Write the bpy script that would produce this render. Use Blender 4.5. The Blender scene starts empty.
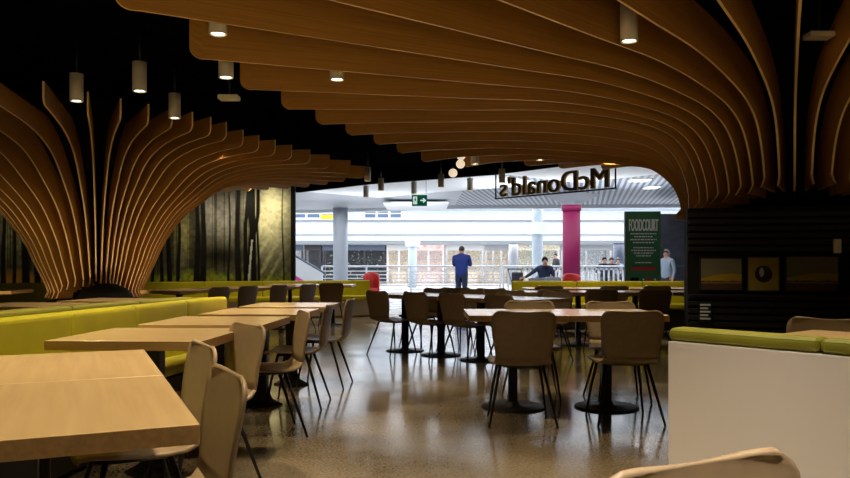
import bpy, bmesh, math, random
import numpy as np
from mathutils import Vector, Matrix, Quaternion
random.seed(7); rng = np.random.default_rng(7)
PI = math.pi
scene = bpy.context.scene
COL = scene.collection
F, XC, YH, H = 765.0, 425.0, 265.0, 1.12      # focal length in pixels, principal column, horizon row, eye height

def at(px, Y):                                 # ground X of image column px at distance Y
    return (px - XC) / F * Y

# ------------------------------------------------------------------ materials
def mat(name, color, rough=0.5, metal=0.0, emit=None, estr=0.0, spec=0.5):
    m = bpy.data.materials.new(name); m.use_nodes = True
    b = m.node_tree.nodes['Principled BSDF']
    b.inputs['Base Color'].default_value = (*color, 1); b.inputs['Roughness'].default_value = rough
    b.inputs['Metallic'].default_value = metal; b.inputs['Specular IOR Level'].default_value = spec
    if emit:
        b.inputs['Emission Color'].default_value = (*emit, 1); b.inputs['Emission Strength'].default_value = estr
    return m

def noise_mix(m, c1, c2, scale=(5, 5, 5), detail=4, lo=.35, hi=.65, coord='Object', rough=None, bump=0.0):
    nt = m.node_tree; N = nt.nodes; L = nt.links; b = N['Principled BSDF']
    tc = N.new('ShaderNodeTexCoord'); mp = N.new('ShaderNodeMapping'); mp.inputs['Scale'].default_value = scale
    nz = N.new('ShaderNodeTexNoise'); nz.inputs['Scale'].default_value = 1; nz.inputs['Detail'].default_value = detail
    cr = N.new('ShaderNodeValToRGB'); cr.color_ramp.elements[0].position = lo; cr.color_ramp.elements[1].position = hi
    cr.color_ramp.elements[0].color = (*c1, 1); cr.color_ramp.elements[1].color = (*c2, 1)
    L.new(tc.outputs[coord], mp.inputs['Vector']); L.new(mp.outputs['Vector'], nz.inputs['Vector'])
    L.new(nz.outputs['Fac'], cr.inputs['Fac']); L.new(cr.outputs['Color'], b.inputs['Base Color'])
    if rough:
        mr = N.new('ShaderNodeMapRange'); mr.inputs['To Min'].default_value = rough[0]; mr.inputs['To Max'].default_value = rough[1]
        L.new(nz.outputs['Fac'], mr.inputs['Value']); L.new(mr.outputs['Result'], b.inputs['Roughness'])
    if bump:
        bp = N.new('ShaderNodeBump'); bp.inputs['Strength'].default_value = bump; bp.inputs['Distance'].default_value = .01
        L.new(nz.outputs['Fac'], bp.inputs['Height']); L.new(bp.outputs['Normal'], b.inputs['Normal'])
    return m

def attr_mat(name, rough=.5, emit=0.0):
    m = mat(name, (1, 1, 1), rough, spec=.05); nt = m.node_tree
    a = nt.nodes.new('ShaderNodeAttribute'); a.attribute_name = 'Col'
    b = nt.nodes['Principled BSDF']; nt.links.new(a.outputs['Color'], b.inputs['Base Color'])
    if emit:
        nt.links.new(a.outputs['Color'], b.inputs['Emission Color']); b.inputs['Emission Strength'].default_value = emit
    return m

M = {}
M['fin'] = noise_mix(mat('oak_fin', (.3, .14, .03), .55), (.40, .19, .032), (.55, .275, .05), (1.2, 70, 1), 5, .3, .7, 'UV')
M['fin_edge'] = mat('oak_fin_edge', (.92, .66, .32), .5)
M['top'] = noise_mix(mat('oak_table', (.6, .4, .16), .32), (.66, .47, .245), (.73, .53, .285), (2, 30, 30), 3, .25, .75, 'Object', (.15, .24))
M['top_edge'] = noise_mix(mat('oak_table_edge', (.4, .22, .07), .45), (.46, .28, .105), (.60, .38, .15), (3, 60, 60), 4, .3, .7)
M['shell'] = noise_mix(mat('taupe_shell', (.40, .30, .19), .42), (.27, .195, .115), (.30, .215, .13), (30, 30, 30), 3)
M['black_steel'] = mat('black_steel', (.010, .010, .011), .4, .3)
M['black'] = mat('matte_black', (.004, .0036, .004), .85, spec=.2)
M['ceil'] = noise_mix(mat('black_ceiling', (.006, .006, .007), .9, spec=0), (.0015, .0015, .002), (.004, .004, .005), (3, 3, 3))
M['lime'] = noise_mix(mat('lime_vinyl', (.45, .46, .02), .45), (.46, .425, .010), (.56, .52, .016), (4, 4, 4), 3, .3, .7, 'Object', (.4, .55))
M['lime_dark'] = noise_mix(mat('olive_vinyl', (.25, .30, .03), .5), (.20, .20, .016), (.28, .27, .022), (4, 4, 4), 3)
M['bench_base'] = mat('bench_base', (.03, .022, .016), .6)
M['end_panel'] = mat('pale_end_panel', (.62, .57, .52), .5)
M['white_panel'] = noise_mix(mat('white_laminate', (.72, .64, .55), .45), (.74, .68, .62), (.78, .72, .66), (1.5, 1.5, 1.5), 2)
M['lamp_body'] = mat('lamp_body', (.72, .66, .54), .5)
M['lamp_glow'] = mat('lamp_glow', (1, 1, 1), .5, 0, (1, .88, .68), 14)
M['globe'] = mat('globe_glow', (1, .9, .7), .2, 0, (1, .80, .55), .75)
M['white'] = mat('mall_white', (.80, .83, .86), .5)
M['mall_grey'] = mat('mall_grey', (.42, .46, .52), .5)
M['gallery'] = mat('gallery_ceiling', (.32, .345, .38), .5)
M['col_white'] = mat('column_paint', (.50, .58, .66), .5)
M['blue_grey'] = mat('blue_grey', (.10, .14, .22), .4)
M['slate'] = noise_mix(mat('slate_panel', (.035, .035, .05), .4), (.03, .03, .045), (.05, .05, .065), (2, 2, 6))
M['magenta'] = mat('magenta_paint', (.34, .008, .10), .5)
M['pink'] = mat('pink_panel', (.75, .06, .35), .4)
M['red'] = mat('red_leather', (.55, .025, .02), .45)
M['steel'] = mat('brushed_steel', (.62, .65, .70), .3, .7)
M['rail_white'] = mat('rail_white', (.82, .85, .90), .4)
M['exit_green'] = mat('exit_green', (.0, .16, .09), .4, 0, (.0, .22, .12), .22)
M['exit_white'] = mat('exit_white', (.9, 1, .95), .4, 0, (.8, 1, .92), .8)
M['sign_green'] = mat('sign_green', (.045, .19, .07), .5)
M['sign_white'] = mat('sign_white', (.95, .97, .93), .5)
M['sign_red'] = mat('sign_red', (.55, .03, .02), .5)
M['letter_back'] = noise_mix(mat('letter_bronze', (.07, .05, .022), .45, .3), (.10, .078, .04), (.19, .14, .065), (6, 6, 6))
M['letter_side'] = mat('letter_gold', (.70, .45, .12), .35, .4)
M['sky_panel'] = mat('skylight_glow', (1, 1, 1), .5, 0, (.88, .94, 1.0), 2.9)
M['strip'] = mat('strip_glow', (1, 1, 1), .5, 0, (1, 1, 1), 4)
M['cream_dev'] = mat('cream_plastic', (.85, .80, .62), .5)
M['skin'] = mat('skin', (.50, .28, .19), .5)
M['hair'] = mat('dark_hair', (.025, .018, .014), .6)
M['grey_hair'] = mat('grey_hair', (.20, .19, .19), .6)
M['royal'] = mat('royal_blue_cloth', (.006, .028, .20), .7)
M['navy'] = mat('navy_cloth', (.008, .018, .055), .75)
M['denim'] = mat('dark_trousers', (.01, .022, .07), .75)
M['lightblue'] = mat('pale_blue_cloth', (.30, .37, .46), .75)
M['charcoal'] = mat('charcoal_cloth', (.03, .03, .035), .8)
M['glass'] = mat('pane_glass', (.5, .6, .65), .3, 0, spec=.1)
M['glass'].node_tree.nodes['Principled BSDF'].inputs['Alpha'].default_value = .03
M['yellow_sign'] = mat('yellow_banner', (.8, .55, .03), .5)
M['attr'] = attr_mat('printed_picture', .45)
M['mural'] = attr_mat('mural_print', .4, .10)  # faint glow stands in for lamp light on the print

# polished concrete
def concrete():
    m = mat('polished_concrete', (.1, .08, .06), .2); nt = m.node_tree; N = nt.nodes; L = nt.links; b = N['Principled BSDF']
    tc = N.new('ShaderNodeTexCoord')
    n1 = N.new('ShaderNodeTexNoise'); n1.inputs['Scale'].default_value = 1.3; n1.inputs['Detail'].default_value = 6
    n2 = N.new('ShaderNodeTexNoise'); n2.inputs['Scale'].default_value = 60; n2.inputs['Detail'].default_value = 3
    vo = N.new('ShaderNodeTexVoronoi'); vo.inputs['Scale'].default_value = 85
    for n in (n1, n2, vo): L.new(tc.outputs['Object'], n.inputs['Vector'])
    r1 = N.new('ShaderNodeValToRGB'); r1.color_ramp.elements[0].position = .32; r1.color_ramp.elements[1].position = .7
    r1.color_ramp.elements[0].color = (.165, .130, .085, 1); r1.color_ramp.elements[1].color = (.34, .275, .185, 1)
    r2 = N.new('ShaderNodeValToRGB'); r2.color_ramp.elements[0].position = .38; r2.color_ramp.elements[1].position = .62
    r2.color_ramp.elements[0].color = (.72, .70, .67, 1); r2.color_ramp.elements[1].color = (1.18, 1.16, 1.12, 1)
    L.new(n1.outputs['Fac'], r1.inputs['Fac']); L.new(n2.outputs['Fac'], r2.inputs['Fac'])
    mx = N.new('ShaderNodeMix'); mx.data_type = 'RGBA'; mx.blend_type = 'MULTIPLY'; mx.inputs['Factor'].default_value = 1
    L.new(r1.outputs['Color'], mx.inputs[6]); L.new(r2.outputs['Color'], mx.inputs[7])
    r3 = N.new('ShaderNodeValToRGB'); r3.color_ramp.elements[0].position = .0; r3.color_ramp.elements[1].position = .35
    r3.color_ramp.elements[0].color = (1.3, 1.27, 1.2, 1); r3.color_ramp.elements[1].color = (.9, .9, .9, 1)
    L.new(vo.outputs['Distance'], r3.inputs['Fac'])
    m2 = N.new('ShaderNodeMix'); m2.data_type = 'RGBA'; m2.blend_type = 'MULTIPLY'; m2.inputs['Factor'].default_value = .6
    L.new(mx.outputs[2], m2.inputs[6]); L.new(r3.outputs['Color'], m2.inputs[7]); L.new(m2.outputs[2], b.inputs['Base Color'])
    mr = N.new('ShaderNodeMapRange'); mr.inputs['From Min'].default_value = .3; mr.inputs['From Max'].default_value = .7
    mr.inputs['To Min'].default_value = .10; mr.inputs['To Max'].default_value = .20
    L.new(n1.outputs['Fac'], mr.inputs['Value']); L.new(mr.outputs['Result'], b.inputs['Roughness'])
    bp = N.new('ShaderNodeBump'); bp.inputs['Strength'].default_value = .03; bp.inputs['Distance'].default_value = .003
    L.new(n2.outputs['Fac'], bp.inputs['Height']); L.new(bp.outputs['Normal'], b.inputs['Normal'])
    return m
M['floor'] = concrete()
M['mall_floor'] = noise_mix(mat('mall_floor', (.55, .55, .56), .25), (.50, .50, .52), (.62, .62, .63), (2, 2, 2), 4, .3, .7, 'Object', (.2, .35))

def slats():                                    # mall ceiling of diagonal metal blades
    m = mat('slatted_ceiling', (.4, .45, .5), .5); nt = m.node_tree; N = nt.nodes; L = nt.links; b = N['Principled BSDF']
    tc = N.new('ShaderNodeTexCoord'); mp = N.new('ShaderNodeMapping'); mp.inputs['Rotation'].default_value = (0, 0, math.radians(12))
    w = N.new('ShaderNodeTexWave'); w.inputs['Scale'].default_value = 2.1; w.inputs['Distortion'].default_value = 0
    cr = N.new('ShaderNodeValToRGB'); cr.color_ramp.elements[0].position = .35; cr.color_ramp.elements[1].position = .6
    cr.color_ramp.elements[0].color = (.05, .065, .09, 1); cr.color_ramp.elements[1].color = (.30, .34, .40, 1)
    L.new(tc.outputs['Object'], mp.inputs['Vector']); L.new(mp.outputs['Vector'], w.inputs['Vector'])
    L.new(w.outputs['Fac'], cr.inputs['Fac']); L.new(cr.outputs['Color'], b.inputs['Base Color'])
    return m
M['slats'] = slats()

def goods(name, cols, scale, e):                # shelves of small merchandise
    m = mat(name, (1, 1, 1), .6); nt = m.node_tree; N = nt.nodes; L = nt.links; b = N['Principled BSDF']
    tc = N.new('ShaderNodeTexCoord'); mp = N.new('ShaderNodeMapping'); mp.inputs['Scale'].default_value = scale
    v = N.new('ShaderNodeTexNoise'); v.inputs['Scale'].default_value = 1; v.inputs['Detail'].default_value = 1.5
    cr = N.new('ShaderNodeValToRGB'); cr.color_ramp.interpolation = 'CONSTANT'
    while len(cr.color_ramp.elements) < len(cols): cr.color_ramp.elements.new(.5)
    for i, c in enumerate(cols):
        cr.color_ramp.elements[i].position = 0 if i == 0 else .32 + .36 * i / len(cols); cr.color_ramp.elements[i].color = (*c, 1)
    L.new(tc.outputs['Object'], mp.inputs['Vector']); L.new(mp.outputs['Vector'], v.inputs['Vector'])
    L.new(v.outputs['Fac'], cr.inputs['Fac'])
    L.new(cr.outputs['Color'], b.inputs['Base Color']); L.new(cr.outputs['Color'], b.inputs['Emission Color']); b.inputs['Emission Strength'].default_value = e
    return m
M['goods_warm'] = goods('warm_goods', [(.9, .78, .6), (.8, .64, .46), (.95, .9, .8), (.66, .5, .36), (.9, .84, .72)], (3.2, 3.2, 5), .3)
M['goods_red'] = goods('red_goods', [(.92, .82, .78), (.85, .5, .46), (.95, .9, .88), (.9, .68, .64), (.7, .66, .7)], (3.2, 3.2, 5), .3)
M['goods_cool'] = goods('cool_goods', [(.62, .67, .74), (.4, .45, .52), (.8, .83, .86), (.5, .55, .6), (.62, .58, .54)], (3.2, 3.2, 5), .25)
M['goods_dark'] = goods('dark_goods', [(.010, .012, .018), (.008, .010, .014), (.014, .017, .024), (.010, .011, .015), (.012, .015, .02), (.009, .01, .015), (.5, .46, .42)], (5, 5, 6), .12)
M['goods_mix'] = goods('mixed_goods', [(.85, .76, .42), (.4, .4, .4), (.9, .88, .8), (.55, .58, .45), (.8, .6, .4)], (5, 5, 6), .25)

# ------------------------------------------------------------------ mesh helpers
class MB:
    def __init__(s): s.v = []; s.f = []; s.mi = []; s.sm = []
    def add(s, vs, fs, mi=0, smooth=False):
        o = len(s.v); s.v += [tuple(v) for v in vs]
        for f in fs: s.f.append([i + o for i in f]); s.mi.append(mi); s.sm.append(smooth)
        return s
    def box(s, x0, y0, z0, x1, y1, z1, bev=0.0, mi=0, mt=None):
        bm = bmesh.new(); bmesh.ops.create_cube(bm, size=1)
        bmesh.ops.scale(bm, vec=(x1 - x0, y1 - y0, z1 - z0), verts=bm.verts)
        bmesh.ops.translate(bm, vec=((x0 + x1) / 2, (y0 + y1) / 2, (z0 + z1) / 2), verts=bm.verts)
        if bev: bmesh.ops.bevel(bm, geom=bm.edges[:], offset=bev, segments=3, affect='EDGES', profile=.5)
        if mt: bm.transform(mt)
        bm.verts.index_update()
        s.add([v.co[:] for v in bm.verts], [[v.index for v in f.verts] for f in bm.faces], mi); bm.free(); return s
    def tube(s, pts, rad, n=10, mi=0, cap=True):
        pts = [Vector(p) for p in pts]; R = rad if isinstance(rad, (list, tuple)) else [rad] * len(pts)
        rings = []; up = None
        for i, p in enumerate(pts):
            t = (pts[min(i + 1, len(pts) - 1)] - pts[max(i - 1, 0)]).normalized()
            if up is None: up = Vector((0, 0, 1)) if abs(t.z) < .9 else Vector((1, 0, 0))
            a = t.cross(up).normalized(); b = a.cross(t).normalized(); up = b
            rings.append([p + (a * math.cos(k * 2 * PI / n) + b * math.sin(k * 2 * PI / n)) * R[i] for k in range(n)])
        vs = [v for r in rings for v in r]; fs = []
        for i in range(len(rings) - 1):
            for k in range(n): fs.append([i * n + k, i * n + (k + 1) % n, (i + 1) * n + (k + 1) % n, (i + 1) * n + k])
        o = len(s.v); s.add(vs, fs, mi, True)
        if cap:
            s.f += [[o + k for k in range(n)], [o + (len(rings) - 1) * n + k for k in range(n)][::-1]]; s.mi += [mi, mi]; s.sm += [False, False]
        return s
    def lathe(s, prof, c=(0, 0, 0), n=24, mi=0, sx=1, sy=1, smooth=True):
        vs = []; fs = []
        for r, z in prof:
            for k in range(n):
                a = 2 * PI * k / n; vs.append((c[0] + sx * r * math.cos(a), c[1] + sy * r * math.sin(a), c[2] + z))
        m = len(prof)
        for i in range(m - 1):
            for k in range(n): fs.append([i * n + k, i * n + (k + 1) % n, (i + 1) * n + (k + 1) % n, (i + 1) * n + k])
        o = len(s.v); s.add(vs, fs, mi, smooth)
        if prof[0][0] > 1e-4: s.f.append([o + k for k in range(n)][::-1]); s.mi.append(mi); s.sm.append(False)
        if prof[-1][0] > 1e-4: s.f.append([o + (m - 1) * n + k for k in range(n)]); s.mi.append(mi); s.sm.append(False)
        return s
    def prism(s, poly, z0, z1, mi=0):
        n = len(poly)
        s.add([(x, y, z0) for x, y in poly] + [(x, y, z1) for x, y in poly],
              [list(range(n))[::-1], list(range(n, 2 * n))] + [[i, (i + 1) % n, n + (i + 1) % n, n + i] for i in range(n)], mi)
        return s
    def mesh(s, name, mats):
        me = bpy.data.meshes.new(name); me.from_pydata(s.v, [], s.f)
        for m in (mats if isinstance(mats, (list, tuple)) else [mats]): me.materials.append(m)
        me.polygons.foreach_set('material_index', s.mi); me.polygons.foreach_set('use_smooth', s.sm)
        me.validate(); me.update()
        bm = bmesh.new(); bm.from_mesh(me); bmesh.ops.recalc_face_normals(bm, faces=bm.faces); bm.to_mesh(me); bm.free()
        return me
    def build(s, name, mats, parent=None, loc=None, rotz=0):
        o = bpy.data.objects.new(name, s.mesh(name, mats)); COL.objects.link(o)
        if parent: o.parent = parent
        if loc: o.location = loc
        if rotz: o.rotation_euler.z = rotz
        return o

def tag(o, label, cat, group=None, kind=None):
    o['label'] = label; o['category'] = cat
    if group: o['group'] = group
    if kind: o['kind'] = kind
    return o
def thing(name, label, cat, loc=(0, 0, 0), rotz=0, group=None):
    o = bpy.data.objects.new(name, None); COL.objects.link(o); o.empty_display_size = .1
    o.location = loc; o.rotation_euler.z = rotz
    return tag(o, label, cat, group)
def struct(name, mb, m, loc=None):
    o = mb.build(name, m, None, loc); o['kind'] = 'structure'; return o
def dup(root, label, loc, rotz=0, group=None):
    def cp(o, parent):
        c = o.copy(); COL.objects.link(c)
        if parent: c.parent = parent
        for ch in o.children: cp(ch, c)
        return c
    r = cp(root, None); r.location = loc; r.rotation_euler.z = rotz; r['label'] = label
    if group: r['group'] = group
    return r
def face(fx, fy): return math.atan2(-fx, fy)     # rotation turning local +Y towards (fx, fy)

def grid_picture(name, x, z, colour, m, parent=None, loc=None, rotz=0):
    """upright picture in the local XZ plane (front towards -Y); colour(X, Z) -> rgb arrays"""
    X, Z = np.meshgrid(x, z); nx, nz = len(x), len(z)
    vs = np.stack([X.ravel(), np.zeros(X.size), Z.ravel()], 1)
    i = np.arange(nx * nz).reshape(nz, nx)
    fs = np.stack([i[:-1, :-1].ravel(), i[:-1, 1:].ravel(), i[1:, 1:].ravel(), i[1:, :-1].ravel()], 1)
    me = bpy.data.meshes.new(name); me.from_pydata(vs.tolist(), [], fs.tolist()); me.materials.append(m)
    c = np.clip(colour(X, Z), 0, 1); a = me.color_attributes.new('Col', 'FLOAT_COLOR', 'POINT')
    a.data.foreach_set('color', np.concatenate([c.reshape(-1, 3), np.ones((X.size, 1))], 1).astype(np.float32).ravel())
    o = bpy.data.objects.new(name, me); COL.objects.link(o)
    if parent: o.parent = parent
    if loc: o.location = loc
    o.rotation_euler.z = rotz
    return o

# ------------------------------------------------------------------ room shell
EDGE = [(9.5, 8.0), (5.2, 12.0), (3.5, 14.1), (1.5, 16.5), (-1.3, 18.4), (-3.35, 20.5), (-12, 20.5)]
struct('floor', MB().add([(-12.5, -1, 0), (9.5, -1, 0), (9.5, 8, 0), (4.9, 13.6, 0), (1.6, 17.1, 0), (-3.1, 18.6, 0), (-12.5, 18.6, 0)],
       [[0, 1, 2, 3, 4, 5, 6]]), M['floor'])  # stops just behind the camera to let in the world's warm band
struct('floor_mall', MB().box(-30, 8, -.06, 40, 62, -.012), M['mall_floor'])
struct('ceiling', MB().prism([(-12.5, -3), (9.5, -3)] + EDGE, 3.37, 3.60), M['ceil'])
for i in range(len(EDGE) - 1):
    a, b = Vector(EDGE[i]), Vector(EDGE[i + 1]); d = (b - a).normalized(); q = Vector((-d.y, d.x)) * .3
    struct('trim_bulkhead', MB().prism([a - d * .05, b + d * .05, b + d * .05 + q, a - d * .05 + q], 3.06, 3.38), M['ceil'])
struct('wall_left', MB().box(-12.6, -3, 0, -12.45, 20.5, 3.6), M['black'])
struct('wall_right', MB().box(9.5, -3, 0, 9.65, 9, 3.6), M['black'])
# low white wall round the booth
def wallpt(px, z, py): Y = (H - z) * F / (py - YH); return Vector((at(px, Y), Y))
WA = Vector((1.003, 3.157)); WD = Vector((.633, -.774)); WN = Vector((.774, .633))

# the mall: gallery ceiling, far side
struct('ceiling_mall', MB().prism([(9.5, 8.05), (5.25, 12.05), (3.55, 14.15), (1.55, 16.55), (1.0, 17.0), (1.0, 25.6), (16, 24.4), (16, 8.05)], 3.10, 3.5), M['slats'])
struct('ceiling_gallery', MB().prism([(1.0, 17.0), (-1.25, 18.45), (-3.3, 20.55), (-14, 20.55), (-14, 27.2), (-4, 27.6), (1.0, 25.6)], 3.10, 3.5), M['gallery'])
for i in range(1, len(EDGE) - 2):
    a, b = Vector(EDGE[i]), Vector(EDGE[i + 1]); d = (b - a).normalized(); q = Vector((d.y, -d.x))
    struct('ceiling_strip', MB().prism([a + q * .02, a + q * 2.8, b + q * 2.8, b + q * .02], 3.085 + .002 * i, 3.1), M['white'])
struct('ceiling_raft', MB().box(-1.25, 22.6, 2.93, .70, 25.2, 2.99, .02), M['white'])
struct('trim_ceiling_edge', MB().prism([(1.0, 25.6), (16, 24.4), (16, 24.7), (1.0, 25.9), (-4, 27.9), (-14, 27.5), (-14, 27.2), (-4, 27.6)], 3.0, 3.8), M['white'])
struct('wall_far', MB().box(-34, 52, -.1, 44, 52.3, 9), M['white'])
struct('ceiling_skylight', MB().box(-34, 26, 10.4, 44, 54, 10.5), M['sky_panel'])
# tiers of the opposite side
def tier(name, z0, z1, y0, y1, m): return struct(name, MB().box(-34, y0, z0, 44, y1, z1, .05), m)
tier('trim_balcony', 2.45, 3.55, 42.0, 42.35, M['white'])
tier('ceiling_balcony', 2.36, 2.48, 42.2, 52, M['mall_grey'])
tier('floor_balcony', 3.0, 3.1, 42.3, 52, M['white'])
tier('trim_balcony_upper', 4.9, 6.0, 46.0, 46.3, M['white'])
tier('ceiling_balcony_upper', 4.82, 4.9, 46, 52, M['mall_grey'])
tier('trim_parapet_line', 2.78, 2.84, 41.9, 42.0, M['mall_grey'])
tier('trim_parapet_cap', 3.55, 3.62, 41.85, 42.4, M['mall_grey'])
# shop side wall to the left behind the mural
# ------------------------------------------------------------------ mural
def fbm(x, z, seed, sx, sz):
    r = np.random.default_rng(seed); out = np.zeros_like(x); amp = 1; tot = 0
    for o in range(4):
        gx = 64; g = r.random((gx, gx)); u = x * sx * 2**o; w = z * sz * 2**o
        iu = np.floor(u).astype(int); iw = np.floor(w).astype(int); fu = u - iu; fw = w - iw
        fu = fu * fu * (3 - 2 * fu); fw = fw * fw * (3 - 2 * fw)
        a = g[iw % gx, iu % gx]; b = g[iw % gx, (iu + 1) % gx]; c = g[(iw + 1) % gx, iu % gx]; d = g[(iw + 1) % gx, (iu + 1) % gx]
        out += amp * ((a * (1 - fu) + b * fu) * (1 - fw) + (c * (1 - fu) + d * fu) * fw); tot += amp; amp *= .55
    return out / tot
MY = 18.5
def mural_col(X, Z):
    px = XC + X * F / MY; py = YH - (Z - H) * F / MY
    n1 = fbm(px, py, 1, .09, .07); n2 = fbm(px, py, 2, .35, .35); n3 = fbm(px, py, 3, .25, .03)
    g1 = np.exp(-((px - 271) / 17)**2 - ((py - 208) / 32)**2) * 1.25
    g2 = np.exp(-((px - 222) / 22)**2 - ((py - 214) / 22)**2) * .42
    g3 = np.exp(-((px - 184) / 12)**2 - ((py - 232) / 28)**2) * .30 + .28 * np.exp(-((px - 10) / 14)**2 - ((py - 225) / 30)**2)
    base = np.stack([.028 + .04 * n1, .024 + .035 * n1, .012 + .016 * n1], -1)
    c = base + g1[..., None] * np.array([.82, .76, .42]) + (g2 * (.45 + n3))[..., None] * np.array([.52, .48, .40]) + (g3 * (.4 + n2))[..., None] * np.array([.46, .40, .12])
    ray = np.clip(np.sin((px + .55 * py) * .55 + 3 * n1), 0, 1) * np.exp(-((px - 265) / 18)**2) * np.clip((py - 200) / 40, 0, 1)
    c = c + (ray * .22)[..., None] * np.array([.7, .68, .25])
    c = c * (.55 + .9 * n2)[..., None]
    # thin back trees, then undergrowth, then the big trunks
    thin = (fbm(px, py * 0, 9, .45, .1) > .60) & (px < 258)
    c = np.where(thin[..., None], c * .38, c)
    und = np.clip((py - 262 - 14 * n1) / 10, 0, 1)
    leaf = np.stack([(.10 + .34 * (n2 - .3)) * .8, (.11 + .34 * (n2 - .3)) * .8, .012 + 0 * n2], -1)
    rust = np.stack([.16 + .14 * n2, .075 + .05 * n2, .012 + 0 * n2], -1)
    leaf = np.where((px < 60)[..., None], rust, leaf)
    c = c * (1 - und[..., None]) + np.clip(leaf, .01, 1) * und[..., None]
    dark = np.exp(-((px - 222) / 22)**2 - ((py - 256) / 11)**2)
    c = c * (1 - .75 * dark)[..., None]
    T = [(4, 2.2), (14, 1.6), (25, 3.3), (37, 2.6), (62, 3), (100, 3), (130, 2.5), (152, 1.4), (162, 1.6), (169, 2.2), (178.5, 1.6), (197, 2.6), (203, 2.6), (229, 1.0), (238, 2.6), (258, 1.2), (283, .7)]
    for cx, w in T:
        wob = .9 * np.sin(py * .05 + cx)
        d = np.abs(px - cx - wob) - w * (1 + .006 * (py - 240))
        k = np.clip(.5 - d * 1.5, 0, 1)[..., None]
        c = c * (1 - k) + k * np.stack([.005 + .006 * n2, .004 + .005 * n2, .003 + .004 * n2], -1)
    # the forked trunk
    for f in (lambda y: 253 + np.where(y < 235, -4.2 * np.clip((235 - y) / 30, 0, 1)**.7, 0), lambda y: 253 + np.where(y < 235, 5.2 * np.clip((235 - y) / 22, 0, 1)**.6, 0),
              lambda y: 251 - .09 * (y - 235) * (y > 235), lambda y: 254 + .02 * (y - 235), lambda y: 245.5 + .09 * (225 - y) * (y < 225)):
        d = np.abs(px - f(py)) - 1.9
        k = np.clip(.5 - d * 1.5, 0, 1)[..., None]
        c = c * (1 - k) + k * np.array([.006, .005, .004])
    bright = (np.abs(px - 251.2 + .08 * (py - 250)) < .9) & (py > 240)
    c = np.where(bright[..., None], np.array([.30, .29, .22]), c)
    return c
mural = thing('forest_mural', 'wall-sized forest photograph with dark trunks and glowing light behind the timber tree', 'mural', (0, MY, 0))
grid_picture('print', np.linspace(-12.3, -3.24, 520), np.linspace(.02, 3.37, 190), mural_col, M['mural'], mural)
MB().box(-3.24, -.03, 0, -3.14, .09, 3.37).build('edge_frame', M['black'], mural)
struct('wall_back', MB().box(-12.45, MY + .02, 0, -3.2, MY + .12, 3.37), M['black'])

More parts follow.
